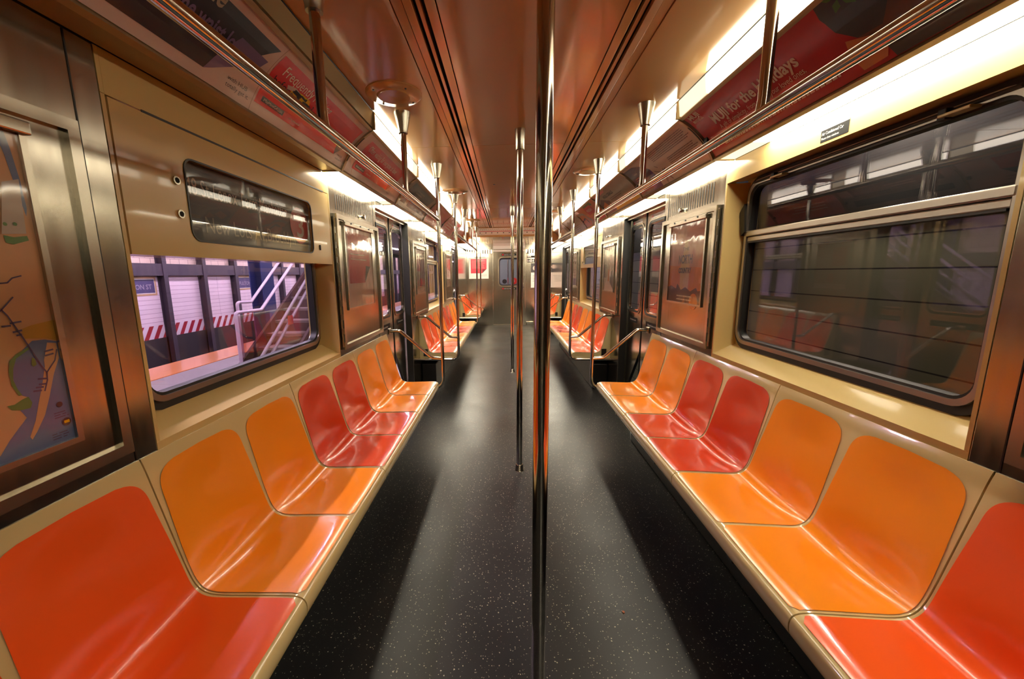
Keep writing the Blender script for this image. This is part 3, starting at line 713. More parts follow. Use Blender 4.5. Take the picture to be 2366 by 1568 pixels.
# right, nearest span: dark red holiday card
t, mp, L = card(1, .02, 2.41, PMAR, 'dark red holiday advertising card with cream words on the right rack, nearest span')
def ur(Y): return 2.41-Y
blocks('picture', PBR, t, mp, [[(ur(1.47), W_(.04)), (ur(1.49), W_(.2)), (ur(1.485), W_(.42)), (ur(1.44), W_(.60)), (ur(1.36), W_(.75)), (ur(1.30), W_(.96)), (ur(.06), W_(.96)), (ur(.06), W_(.04))]], .003, ST)
blocks('picture', PCH, t, mp, [[(ur(1.47), W_(.04)), (ur(1.49), W_(.2)), (ur(1.485), W_(.42)), (ur(1.44), W_(.60)), (ur(1.36), W_(.62)), (ur(1.30), W_(.40)), (ur(1.33), W_(.04))], [(ur(1.38), W_(.80)), (ur(1.36), W_(.96)), (ur(.9), W_(.96)), (ur(.9), W_(.80))]], .0036, ST)
blocks('picture_block', PTAN, t, mp, [[(ur(1.478), W_(.562)), (ur(1.41), W_(.64)), (ur(1.36), W_(.72)), (ur(1.384), W_(.92)), (ur(1.465), W_(.93)), (ur(1.49), W_(.75))]], .0042, ST)
P = [[(ur(1.40)+.03*math.cos(a)+.012*math.cos(a+1.57), W_(.13)+.03*math.sin(a)+.012*math.sin(a+1.57)), (ur(1.40)+.055*math.cos(a), W_(.13)+.055*math.sin(a)), (ur(1.40)+.03*math.cos(a)-.012*math.cos(a+1.57), W_(.13)+.03*math.sin(a)-.012*math.sin(a+1.57)), (ur(1.40)+.006*math.cos(a), W_(.13)+.006*math.sin(a))] for a in (.3, 1.4, 2.5, 3.9, 5.2)]
blocks('picture_leaf', PGRN, t, mp, P, .0045)
blocks('picture_folds', mat('card_fold', srgb(120, 74, 64), .5), t, mp, [rect(ur(1.2-.09*i), ur(1.2-.09*i)+.02, W_(.75), W_(.06)) for i in range(9)], .0042, ST)
fit('headline', 'MUJI for the Holidays', .585, .076, LETTER, t, mp, ur(2.24), W_(.47), .0045, ST, .0022)
fit('second_line', 'A gift of simplicity, from you to your loved ones.', .575, .036, LETTER, t, mp, ur(2.226), W_(.60), .0045, ST)
fit('maker_name', 'MUJI', .092, .042, LETTER, t, mp, ur(2.365), W_(.17), .0045, ST, .0015)
fit('maker_name', '無印良品', .092, .022, LETTER, t, mp, ur(2.365), W_(.255), .0045, ST)
lines('small_print', LETTER, t, mp, ur(2.26), ur(1.54), W_(.83), 1, .02, .009, .0045, seed=8, jit=.01)
# right, second span
t, mp, L = card(1, 2.43, 3.57, PCREAM, 'cream advertising card with small printed text, drawn twigs and a purple end, right rack')
def u1(Y): return 3.57-Y
blocks('panel', PDP, t, mp, [[(.012, W_(.96)), (u1(3.12), W_(.96)), (u1(3.14), W_(.75)), (u1(3.17), W_(.45)), (u1(3.24), W_(.25)), (u1(3.36), W_(.12)), (.012, W_(.10))]], .003, ST)
blocks('panel', PPUR, t, mp, [[(u1(3.30), W_(.96)), (u1(3.12), W_(.96)), (u1(3.14), W_(.75)), (u1(3.17), W_(.47)), (u1(3.23), W_(.60))]], .0036, ST)
fit('panel_word', 'Holiday', .07, .02, LETTER, t, mp, .12, W_(.35), .0045); lines('panel_print', PPK, t, mp, .08, .2, W_(.45), 4, .018, .008, .0045, seed=2)
lines('small_print', PBR, t, mp, u1(3.04), u1(2.46), W_(.12), 6, .0135, .0055, .0045, seed=11, jit=.12); lines('small_print', PBR, t, mp, u1(2.86), u1(2.46), W_(.46), 5, .0135, .005, .0045, seed=12, jit=.18)
blocks('twigs', mat('twig_ink', srgb(120, 100, 84), .5), t, mp, sum([stroke(p, .006) for p in ([(u1(3.13), W_(.55)), (u1(3.0), W_(.72)), (u1(2.93), W_(.93))], [(u1(3.12), W_(.72)), (u1(2.96), W_(.62))], [(u1(3.03), W_(.92)), (u1(3.0), W_(.60))], [(u1(3.08), W_(.45)), (u1(3.05), W_(.52))], [(u1(2.99), W_(.75)), (u1(3.02), W_(.95))])], []), .0045)
# right, third span
t, mp, L = card(1, 3.59, 4.73, PGY, 'grey food advertising card with a yellow bottom strip, right rack')
blocks('picture', PBR, t, mp, [[(.012, W_(.45)), (.15, W_(.3)), (.35, W_(.5)), (.40, W_(.9)), (.012, W_(.94))]], .003, ST); blocks('picture', POR, t, mp, [[(.05, W_(.6)), (.2, W_(.45)), (.25, W_(.65)), (.1, W_(.8))], [(.2, W_(.75)), (.33, W_(.6)), (.36, W_(.85))]], .0036, ST)
blocks('panel', PPK, t, mp, [[(.03, W_(.05)), (.5, W_(.05)), (.44, W_(.15)), (.12, W_(.18))]], .003, ST); blocks('yellow_strip', PYEL, t, mp, [rect(.42, 1.12, W_(.93), W_(.80))], .003, ST)
fit('headline', 'HOLI DEALS', .34, .05, INK, t, mp, .28, W_(.36), .0045, ST, .002); lines('small_print', PBR, t, mp, .42, .85, W_(.45), 2, .02, .007, .0045, seed=3); fit('maker_name', 'fresh', .12, .04, PGREY2, t, mp, .68, W_(.72), .0045)
# right, fourth and fifth spans
t, mp, L = card(1, 4.75, 5.89, POR, 'orange advertising card with a red square and winding grey road picture, right rack')
blocks('panel', PGRN, t, mp, [rect(.55, .95, W_(.22), W_(.05))], .003, ST); blocks('red_square', PRED, t, mp, [rect(.5, .85, W_(.55), W_(.16))], .0036, ST)
blocks('red_strip', PRED, t, mp, [rect(.5, 1.1, W_(.94), W_(.80))], .0036, ST)
blocks('winding_shape', PGY, t, mp, stroke([(.02, W_(.3)), (.15, W_(.25)), (.3, W_(.35)), (.35, W_(.6)), (.5, W_(.8)), (.42, W_(.93))], .045), .0042, ST)
blocks('dark_shape', PCH, t, mp, stroke([(.1, W_(.6)), (.22, W_(.55)), (.3, W_(.8))], .03), .0048, ST); fit('square_words', 'FRESH', .24, .06, LETTER, t, mp, .55, W_(.42), .0045, ST)
t, mp, L = card(1, 5.92, 7.05, PGY, 'crumpled pale grey advertising card on the right rack, fifth span'); lines('small_print', PGREY2, t, mp, .3, .9, W_(.6), 4, .03, .01, .004, seed=9)
t, mp, L = card(1, 7.08, 8.33, PGY, 'plain grey advertising card on the right rack, farthest span'); blocks('panel', PCREAM, t, mp, [rect(.2, 1.0, W_(.8), W_(.3))], .003, ST)

# ------------------------------------------------------------------ poster cases on the steel panels
def poster_case(s, y0, y1, p0, p1, pz0, pz1, label, z0=1.0, z1=1.895):
    t = thing('poster_case', (s*1.2, (y0+y1)/2, z0), label, 'poster case', 'framed cases on the steel wall panels')
    fo = [(y0, z0), (y1, z0), (y1, z1), (y0, z1)]; fi = [(y0+.028, z0+.03), (y1-.028, z0+.03), (y1-.028, z1-.03), (y0+.028, z1-.03)]
    put('case_door', bx(s*1.2, s*1.2095, y0+.02, y1-.02, z0+.02, z1-.02), STEEL, t)
    put('case_frame', ring(nb(), fo, fi, s*1.186, s*1.2095), FRAME, t)
    po = [(p0, pz0), (p1, pz0), (p1, pz1), (p0, pz1)]; pi_ = [(p0+.014, pz0+.014), (p1-.014, pz0+.014), (p1-.014, pz1-.014), (p0+.014, pz1-.014)]
    pf = put('poster_frame', ring(nb(), po, pi_, s*1.190, s*1.2), FRAME, t)
    put('frame_bar', bx(s*1.178, s*1.192, p0-.004, p1+.004, pz1-.018, pz1+.012, bev=.004), FRAME, pf)
    for k in range(3): put('screw', tube(nb(), [(s*1.179, p0+.1+k*(p1-p0-.2)/2, pz1+.004), (s*1.174, p0+.1+k*(p1-p0-.2)/2, pz1+.004)], .006, 8), DARKST, pf)
    put('plastic_sheet', bx(s*1.1925, s*1.1935, p0+.01, p1-.01, pz0+.01, pz1-.01), PLASTIC, pf)
    h = y1 if False else (y0 if s < 0 or True else y1)
    put('hinge', tube(nb(), [(s*1.2, y0-.006, z0+.02), (s*1.2, y0-.006, z1-.02)], .005, 8), FRAME, t)
    for k in range(9): put('hinge_knuckle', bx(s*1.192, s*1.20, y0-.012, y0+.0, z0+.05+k*.095, z0+.05+k*.095+.055), FRAME, t)
    ky = (y0+y1)/2+.10; put('lock_knob', tube(nb(), [(s*1.2095, ky, z1+.045), (s*1.195, ky, z1+.045), (s*1.186, ky, z1+.045), (s*1.182, ky, z1+.045)], [.012, .012, .018, .010], 16), CHROME, t, True)
    if z0 != 1.0 or y0 > 1: put('number_tag', bx(s*1.2055, s*1.2095, y1+.002, y1+.018, z1+.01, z1+.05), STK, t)
    m = wall_map(s, 1.2, p0+.014 if s < 0 else p1-.014, pz0+.014)
    return t, m, p1-p0-.028, pz1-pz0-.028
def paper(t, m, w, h, mt, name='poster'):
    return blocks(name, mt, t, m, [rect(0, w, 0, h)], .001)
def vents(s, y0, y1, where):
    """thin dark slots above a case"""
    n = int((y1-y0-.1)/.034); P = []
    m = wall_map(s, 1.209, y0 if s < 0 else y1, 1.925)
    for i in range(n): P.append(rect(.05+i*.034, .05+i*.034+.007, 0, .125 if i > 3 else .10))
    o = blocks('vent_slots', BLACK, None, m, P, .0012); settle(o, 'thin dark air slots above the steel case, ' + where, 'air vent', 'slotted vents above the cases')
names = {0: 'nearest the viewer', 1: 'just before the first doors', 2: 'just past the first doors', 3: 'just before the far doors'}
CASES = [(0, .09, 1.005, .225, .888, 1.088, 1.84), (1, 2.53, 3.36, 2.645, 3.20, 1.258, 1.85), (2, 4.61, 5.42, 4.765, 5.27, 1.25, 1.825), (3, 7.06, 7.95, 7.22, 7.74, 1.25, 1.85)]
for s in (-1, 1):
    for k, y0, y1, p0, p1, z0, z1 in CASES:
        if k: vents(s, y0, y1, '%s wall, %s' % (WHERE[s], names[k]))
        lab = {(-1, 0): 'steel wall case holding the tan and blue transit map, left edge of view', (-1, 1): 'steel case with a red folded-corner poster, left wall before the first doors',
               (-1, 2): 'steel case with a grey-pink poster, left wall past the first doors', (-1, 3): 'steel case with a salmon and white poster, left wall before the far doors',
               (1, 0): 'steel wall case cut off at the right edge of view', (1, 1): 'steel case with an orange NORTH COUNTRY poster, right wall before the first doors',
               (1, 2): 'steel case with a pale grey street poster, right wall past the first doors', (1, 3): 'steel case with a white small-text poster, right wall before the far doors'}[s, k]
        t, m, w, h = poster_case(s, y0, y1, p0, p1, z0, z1, lab)
        if (s, k) == (-1, 0):
            # street and water map; coordinates are metres along the wall and height
            mm = wall_map(-1, 1.2, 0, 0)
            land = blocks('map_sheet', printed('map_tan', 232, 178, 130), t, mm, [rect(p0+.014, p1-.014, z0+.014, z1-.014)], .001)
            blue = printed('map_blue', 108, 128, 176); grn = printed('map_green', 104, 150, 84); yel = printed('map_yellow', 208, 160, 60); ln = printed('map_line', 96, 84, 120)
            x1 = p1-.014
            water = [(.826, 1.359), (.851, 1.358), (x1, 1.350), (x1, z0+.014), (p0+.014, z0+.014), (p0+.014, 1.15), (.45, 1.12), (.60, 1.16), (.70, 1.115), (.729, 1.122), (.749, 1.148), (.769, 1.169), (.787, 1.187), (.778, 1.208), (.80, 1.215), (.798, 1.232), (.784, 1.242), (.778, 1.269), (.778, 1.303), (.788, 1.326), (.807, 1.343)]
            blocks('map_water', blue, land, mm, [water, [(.835, z1-.02), (.853, z1-.02), (.859, 1.785), (.866, 1.718), (.868, 1.66), (.864, 1.642), (.855, 1.70), (.846, 1.77)], [(.33, z1-.02), (.40, z1-.02), (.47, 1.5), (.44, 1.2), (.38, 1.15), (.36, 1.5)]], .0016)
            blocks('map_land', MATS['map_tan'], land, mm, [[(.854, 1.35), (.872, 1.346), (.872, 1.309), (.855, 1.273), (.837, 1.221), (.821, 1.181), (.80, 1.148), (.788, 1.133), (.785, 1.141), (.801, 1.174), (.814, 1.214), (.83, 1.261), (.84, 1.295), (.841, 1.31)]], .0022)
            blocks('map_parks', grn, land, mm, [[(.816, 1.346), (.817, 1.341), (.79, 1.325), (.781, 1.303), (.777, 1.279), (.781, 1.257), (.787, 1.241), (.781, 1.241), (.772, 1.267), (.772, 1.298), (.777, 1.321), (.792, 1.335)],
                   [(.785, 1.231), (.797, 1.234), (.802, 1.218), (.797, 1.207), (.778, 1.208), (.763, 1.214), (.757, 1.225), (.77, 1.224)], [(.819, 1.322), (.824, 1.317), (.825, 1.303), (.818, 1.299), (.815, 1.305)],
                   [(.814, 1.596), (.832, 1.593), (.857, 1.598), (.859, 1.588), (.829, 1.577), (.816, 1.58)], [(.55, 1.4), (.60, 1.41), (.61, 1.45), (.56, 1.46)]], .0026)
            blocks('map_fringe', yel, land, mm, [[(.809, 1.388), (.83, 1.395), (x1, 1.402), (x1, 1.352), (.852, 1.361), (.828, 1.364), (.814, 1.366)]], .0022)
            P = []
            for pts in ([(.783, 1.435), (.807, 1.461)], [(.5, 1.30), (.65, 1.33), (.783, 1.435), (.791, 1.421), (.80, 1.396), (.817, 1.348), (.832, 1.301), (.841, 1.28)], [(.60, 1.50), (.792, 1.492), (.803, 1.493), (.813, 1.503), (.83, 1.508)], [(.87, 1.33), (.862, 1.305), (.841, 1.28), (.839, 1.262), (.83, 1.238)], [(.45, 1.25), (.55, 1.5), (.62, 1.7)], [(.5, 1.7), (.7, 1.62), (.78, 1.53)]): P += stroke(pts, .003)
            for pts in ([(.793, 1.404), (.812, 1.406)], [(.778, 1.399), (.792, 1.399)], [(.822, 1.269), (.838, 1.266)], [(.809, 1.243), (.823, 1.241)], [(.822, 1.256), (.834, 1.254)], [(.815, 1.25), (.828, 1.248)], [(.845, 1.33), (.862, 1.332)], [(.845, 1.32), (.861, 1.322)], [(.795, 1.384), (.81, 1.386)], [(.80, 1.376), (.808, 1.377)], [(.775, 1.52), (.79, 1.525)], [(.78, 1.545), (.795, 1.55)]): P += stroke(pts, .004)
            blocks('map_lines', ln, land, mm, P, .003)
            blocks('map_key', printed('map_key', 206, 190, 176), land, mm, [[(.83, 1.71), (.862, 1.723), (.856, 1.603), (.811, 1.598)]], .0034)
            blocks('map_key_dots', grn, land, mm, [disc(.82, 1.62, .004, 10), disc(.838, 1.622, .004, 10)], .004)
            k2 = blocks('map_emblem', PCH, land, mm, [disc(.861, 1.149, .010, 16), disc(.853, 1.196, .007, 10)], .003); blocks('emblem_centre', PYEL, k2, mm, [rect(.855, .867, 1.146, 1.153)], .0036)
            lines('map_print', ln, land, mm, .838, .872, 1.178, 3, .006, .0025, .003, seed=6); lines('map_print', ln, land, mm, .826, .862, 1.128, 3, .006, .0025, .003, seed=7)
        elif (s, k) == (-1, 1):
            paper(t, m, w, h, CW)
            blocks('red_field', printed('poster_red', 206, 26, 30), t, m, [[(.05, h*.30), (w*.66, h*.30), (w*.90, h*.52), (w*.90, h*.94), (.05, h*.94)]], .0018)
            blocks('folded_corner', PCH, t, m, [[(w*.66, h*.30), (w*.90, h*.52), (w*.72, h*.53)]], .0024)
            lines('small_print', LETTER, t, m, .09, w*.8, h*.80, 4, .035, .008, .0024, seed=3)
        elif (s, k) == (-1, 2):
            paper(t, m, w, h, printed('poster_greypink', 178, 140, 128)); blocks('red_figure', PRED, t, m, [disc(w*.5, h*.28, .035, 12), rect(w*.4, w*.6, h*.14, h*.26)], .0018); blocks('pale_band', CW, t, m, [rect(0, w, h*.0, h*.11)], .0018)
            blocks('upper_field', PMAR, t, m, [rect(w*.1, w*.5, h*.5, h*.9)], .0018)
        elif (s, k) == (-1, 3):
            paper(t, m, w, h, PSAL); blocks('white_band', CW, t, m, [rect(0, w, 0, h*.28)], .0018); lines('small_print', CW, t, m, .05, w*.9, h*.6, 3, .05, .01, .002)
        elif (s, k) == (1, 1):
            paper(t, m, w, h, printed('poster_orange', 226, 128, 52))
            blocks('pink_sky', printed('poster_pink', 214, 150, 122), t, m, [[(0, h*.48), (w, h*.44), (w, h), (0, h)]], .0018)
            blocks('dark_skyline', printed('poster_dark', 92, 34, 28), t, m, [[(0, 0), (w, 0), (w, h*.17), (w*.9, h*.16), (w*.85, h*.20), (w*.7, h*.15), (w*.55, h*.20), (w*.42, h*.16), (w*.3, h*.24), (w*.26, h*.17), (w*.1, h*.21), (0, h*.19)]], .0024)
            blocks('sun_disc', POR, t, m, [disc(w*.80, h*.03, .06, 20, .055)], .0028)
            blocks('bottle_shape', printed('poster_bottle', 226, 186, 120), t, m, [[(w*.38, h*.12), (w*.62, h*.12), (w*.64, h*.45), (w*.58, h*.62), (w*.55, h*.78), (w*.45, h*.78), (w*.42, h*.62), (w*.36, h*.45)]], .0022)
            dk = printed('poster_ink', 70, 44, 34)
            fit('headline', 'NORTH', w*.40, .085, dk, t, m, w*.30, h*.50, .003, 0, .003); fit('headline', 'COUNTRY', w*.38, .05, dk, t, m, w*.31, h*.38, .003, 0, .003)
            fit('small_words', 'THE', w*.2, .035, dk, t, m, w*.40, h*.66, .003); lines('small_print', PCREAM, t, m, w*.3, w*.75, h*.09, 2, .025, .009, .003, jit=.05)
        elif (s, k) == (1, 2):
            paper(t, m, w, h, printed('poster_grey', 180, 166, 142)); blocks('pale_road', CW, t, m, [[(w*.05, 0), (w*.95, 0), (w*.6, h*.45), (w*.45, h*.45)]], .0018)
            blocks('picture_dark', PGREY2, t, m, [[(w*.62, h*.2), (w*.98, h*.02), (w*.98, h*.5), (w*.66, h*.42)], rect(0, w*.25, h*.3, h*.6)], .0022); blocks('picture_tan', PTAN, t, m, [rect(w*.42, w*.56, h*.22, h*.48)], .0026)
        elif (s, k) == (1, 3):
            paper(t, m, w, h, CW); blocks('grey_shape', PGREY2, t, m, stroke([(w*.2, h*.7), (w*.45, h*.82), (w*.6, h*.68), (w*.8, h*.75)], .03), .0018); lines('small_print', PGREY2, t, m, w*.15, w*.85, h*.5, 3, .05, .008, .002); blocks('lower_field', PLIL, t, m, [rect(0, w, 0, h*.22)], .0018)
        else:
            paper(t, m, w, h, PGREY2)
# end wall posters
def end_poster(x0, x1, z0, z1, label):
    t = thing('poster', ((x0+x1)/2, YE-.005, z0), label, 'poster', 'posters on the end wall')
    m = end_map(YE-.003, x0, z0); paper(t, m, x1-x0, z1-z0, WHITE, 'sheet'); return t, m, x1-x0, z1-z0
t, m, w, h = end_poster(-1.15, -.585, 1.352, 1.946, 'red and white folded-corner poster on the end wall, left of the end door')
put('clip_bar', bx(-1.0, -.66, YE-.012, YE-.001, 1.95, 1.965), DARKST, t)
blocks('red_field', PINKRED if False else printed('poster_bright_red', 236, 50, 72), t, m, [[(.055, h*.26), (w*.68, h*.26), (w*.90, h*.46), (w*.90, h*.94), (.055, h*.94)]], .002)
blocks('folded_corner', printed('poster_plum', 120, 24, 44), t, m, [[(w*.68, h*.26), (w*.90, h*.46), (w*.68, h*.45)]], .003)
lines('small_print', PPK, t, m, .09, w*.85, h*.86, 7, .034, .010, .003, seed=2); lines('small_print', PPK, t, m, w*.6, w*.92, h*.2, 3, .02, .006, .003)
t, m, w, h = end_poster(.625, 1.24, 1.08, 1.77, 'white poster with a dark picture on top, right of the end door')
blocks('dark_picture', PCH, t, m, [rect(0, w, h*.62, h)], .002); blocks('round_picture', CW, t, m, [disc(w*.2, h*.8, .07, 20), disc(w*.85, h*.85, .06, 20)], .003); lines('small_print', PGREY2, t, m, .05, w*.9, h*.5, 5, .04, .01, .003)
t = thing('car_number_plate', (.61, YE-.005, 1.80), 'black plate with the white car number 1454, right of the end door', 'number plate'); m = end_map(YE-.003, .515, 1.795)
p = blocks('plate', STK, t, m, [rect(0, .21, 0, .09)], .002); fit('number', '1454', .185, .088, WHITE, p, m, .012, .014, .004, 0, .004)
t = thing('notice_sign', (.61, YE-.005, 1.925), 'small black and white notice above the car number plate', 'sign'); p = blocks('plate', STK, t, m, [rect(0, .21, .125, .185)], .002); blocks('print', WHITE, p, m, [rect(.01, .11, .15, .178), rect(.01, .20, .128, .136)], .004)
t = thing('digit_sign', (.53, YE-.005, 2.05), 'tiny black square with a white digit beside the end door top', 'sign'); p = blocks('plate', STK, t, end_map(YE-.003, .505, 2.035), [rect(0, .045, 0, .06)], .002); fit('digit', '0', .022, .05, WHITE, p, end_map(YE-.003, .505, 2.035), .011, .012, .004)
t = thing('lower_rail_bracket', (.60, YE-.05, .02), 'low steel bracket at the floor right of the end door', 'bracket'); put('bar', tube(nb(), fillet([(.50, YE-.02, .0), (.50, YE-.06, .10), (.72, YE-.06, .10), (.72, YE-.02, .0)], .02), .012, 10), FRAME, t, True)

# ------------------------------------------------------------------ route strip sign on the ceiling step
t = thing('route_strip_sign', (-.12, 8.38, 2.30), 'long white line diagram with a red route line, on the ceiling step', 'sign'); m = end_map(8.384, -.785, 2.295)
p = put('board', bx(-.785, .56, 8.374, 8.385, 2.295, 2.437, bev=.003), printed('strip_white', 250, 240, 228), t); m = end_map(8.3735, -.785, 2.295)
blocks('route_line', PRED, p, m, [rect(.13, 1.30, .068, .078)], .001); r = blocks('route_bullet', PRED, p, m, [disc(.055, .073, .030, 24)], .001); fit('bullet_digit', '3', .018, .045, WHITE, r, m, .046, .057, .002)
bm = nb(); P = []
for i in range(28):
    u = .15+i*.041; P += stroke([(u, .086), (u+.022, .118 if i % 3 else .126)], .0035)
    if i % 3 == 0: P += [rect(u-.006, u+.012, .034, .054)]
blocks('stop_names', INK, p, m, P, .001); fit('sign_words', 'Harlem-148 Street', .12, .014, INK, p, m, .16, .128-.006, .001); fit('sign_words', 'New Lots Avenue', .10, .012, INK, p, m, .10, .018, .001)

# ------------------------------------------------------------------ destination sign boxes
def dest_sign(s, Y0, Y1, label, detail=True):
    t = thing('destination_sign', (s*1.22, (Y0+Y1)/2, 1.575), label, 'sign', 'sign boxes above the windows')
    g0, g1, h0, h1 = Y0+.26, Y1-.255, 1.632, 1.905
    hole = rrect(g0, g1, h0, h1, .035, 5)
    put('cover_panel', plate_with_hole(nb(), Y0+.018, Y1-.018, 1.576, 2.0, hole, s*1.2095, s*1.222), CREAM, t)
    put('upper_panel', bx(s*1.2095, s*1.222, Y0+.012, Y1-.012, 2.004, 2.122), CREAM, t)
    put('hinge_line', bx(s*1.2075, s*1.2095, Y0+.12, Y1-.08, 1.999, 2.006), DARKST, t)
    put('bottom_lip', bx(s*1.2095, s*1.325, Y0+.018, Y1-.018, 1.570, 1.576), CREAM, t)
    put('sign_case', bx(s*1.27, s*1.30, g0-.06, g1+.06, 1.60, 1.94), VOID, t)
    mp = wall_map(s, 1.236, g0 if s < 0 else g1, h0); L = g1-g0
    rl = blocks('sign_roll', INK, t, mp, [rect(-.04, L+.04, -.03, .31)], .0)
    gr = printed('sign_letters', 200, 188, 176); gf = printed('sign_letters_faint', 120, 110, 90)
    fit('sign_words', '148 St-Lenox Term,Manhattan', L*.76, .085, gr, rl, mp, .008, .165, .001); fit('sign_words', 'New Lots Av,Brooklyn', L*.72, .085, gf, rl, mp, .10, .035, .001)
    c = blocks('route_bullet', printed('sign_red', 170, 30, 34), rl, mp, [disc(L-.085, .14, .095, 32)], .0016); fit('route_digit', '3', .075, .17, gr, c, mp, L-.12, .08, .0026, 0, .002)
    put('gasket', ring(nb(), rrect(g0-.006, g1+.006, h0-.006, h1+.006, .04, 5), hole, s*1.206, s*1.212), DARKST, t, True)
    put('glass', bx(s*1.214, s*1.218, g0, g1, h0, h1), SIGNGLASS, t)
    for z in (1.822, 1.713):
        k = put('keyhole', tube(nb(), [(s*1.2095, g0-.045, z), (s*1.203, g0-.045, z)], .014, 16), FRAME, t); put('keyhole_slot', tube(nb(), [(s*1.2035, g0-.045, z), (s*1.2022, g0-.045, z)], .009, 12), VOID, k)
    y = Y1-.175; k = put('keyhole', bx(s*1.2035, s*1.2095, y-.004, y+.004, 1.60+.05, 1.68), BLACK, t)
    return t
dest_sign(-1, 1.10, 2.49, 'cream destination sign box above the left foreground window, reading 148 St-Lenox Term')
dest_sign(1, 5.48, 6.95, 'cream destination sign box above the right window past the first doors')
# air conditioning notice above the right window
t = thing('notice_sign', (1.2085, 1.725, 2.02), 'black Air Conditioned Car notice above the right window', 'sign'); m = wall_map(1, 1.2095, 1.795, 2.016)
p = blocks('plate', STK, t, m, [rect(0, .135, 0, .052)], .0008); fit('words', 'Air Conditioned Car', .105, .0165, WHITE, p, m, .005, .026, .0014); fit('words', 'Please close windows', .085, .0125, WHITE, p, m, .005, .009, .0014)
blocks('top_line', WHITE, p, m, [rect(0, .135, .046, .052)], .0014)

# ------------------------------------------------------------------ station outside, left
XS = -9.3
PT = tile_mat('platform_concrete', srgb(150, 138, 142), srgb(120, 112, 116), .9, .9, .6)
WT = tile_mat('white_station_tile', srgb(232, 212, 224), srgb(176, 158, 170), 2.0, .117, .25, 0)
CT = tile_mat('cream_station_tile', srgb(214, 190, 176), srgb(120, 104, 110), .3, .3, .3)
t = thing('station_platform', (-3.7, 6, 0), 'grey station platform with an orange warning strip, outside the left windows', 'platform')
put('slab', bx(-6.05, -1.5, -4, 62, -.35, -.01, bev=.01), PT, t); put('warning_strip', bx(-6.04, -5.33, -4, 62, -.012, .002), printed('warning_orange', 244, 150, 84), t, label='orange warning strip')
t = thing('station_wall', (XS-.1, 12, -1.3), 'white tiled station wall with red and white striped band, across the far track', 'wall')
put('tile_field', bx(XS-.1, XS, 1, 62, .25, 1.55), WT, t); put('upper_tiles', bx(XS-.1, XS, 1, 62, 1.86, 2.9), CT, t)
put('dark_beam', bx(XS-.1, XS+.18, 1, 62, 1.55, 1.86), mat('dark_violet_steel', srgb(58, 48, 62), .6), t)
put('lower_wall', bx(XS-.1, XS+.02, 1, 62, -1.3, -.09), mat('dark_lower_wall', srgb(44, 36, 40), .7), t)  # wall below the striped band in one even dark tone
bd = put('striped_band', bx(XS-.08, XS+.005, 1, 62, -.09, .25), printed('band_white', 226, 210, 222), t); P = []; y = 4.
while y < 61: P.append([(y, 0), (y+.13, 0), (y+.33, .34), (y+.20, .34)]); y += .275
blocks('red_stripes', printed('band_red', 158, 34, 52), bd, wall_map(-1, -XS-.005, 0, -.09), P, .003)
def column(y, i):
    t = thing('steel_column', (XS+.12, y, -1.3), 'dark steel column on the tiled station wall, %s from the left' % ORD[i], 'column', 'steel columns along the station wall')
    m = MATS['dark_violet_steel']; put('flange', bx(XS+.18, XS+.20, y-.065, y+.065, -1.3, 2.9), m, t); put('web', bx(XS+.02, XS+.18, y-.012, y+.012, -1.3, 2.9), m, t); put('flange', bx(XS+.0, XS+.02, y-.065, y+.065, -1.3, 2.9), m, t)
for i in range(13): column(8.56+1.375*i, i)
for i in range(13, 39): column(8.56+1.375*i, i)
def name_sign(y0, label):
    t = thing('station_name_sign', (XS+.01, y0+.6, 1.04), label, 'sign', 'station name tablets')
    put('frame', bx(XS, XS+.012, y0, y0+1.1, 1.045, 1.52), printed('tan_mosaic', 196, 158, 120), t); put('inner_border', bx(XS, XS+.016, y0+.05, y0+1.05, 1.09, 1.475), WHITE, t)
    p = put('blue_field', bx(XS, XS+.02, y0+.065, y0+1.035, 1.11, 1.455), printed('mosaic_blue', 74, 66, 110), t); fit('station_name', 'FULTON ST', .80, .17, printed('mosaic_grey', 150, 140, 160), p, wall_map(-1, -XS-.02, y0+.15, 1.21), 0, 0, .002, 0, .003)
name_sign(8.70, 'dark blue station name tablet reading FULTON ST on the tiled wall, left one'); name_sign(12.87, 'dark blue station name tablet on the tiled wall, partly behind the blue pillar')
t = thing('platform_pillar', (-5.0, 7.65, 0), 'blue steel pillar on the station platform behind the stair railing', 'column'); b = mat('blue_paint', srgb(44, 54, 112), .4)
put('flange', bx(-5.12, -5.10, 7.42, 7.80, 0, 3.2), b, t); put('flange', bx(-4.88, -4.86, 7.42, 7.80, 0, 3.2), b, t); put('web', bx(-5.10, -4.88, 7.60, 7.62, 0, 3.2), b, t); put('base', bx(-5.14, -4.84, 7.40, 7.82, 0, .12), b, t)
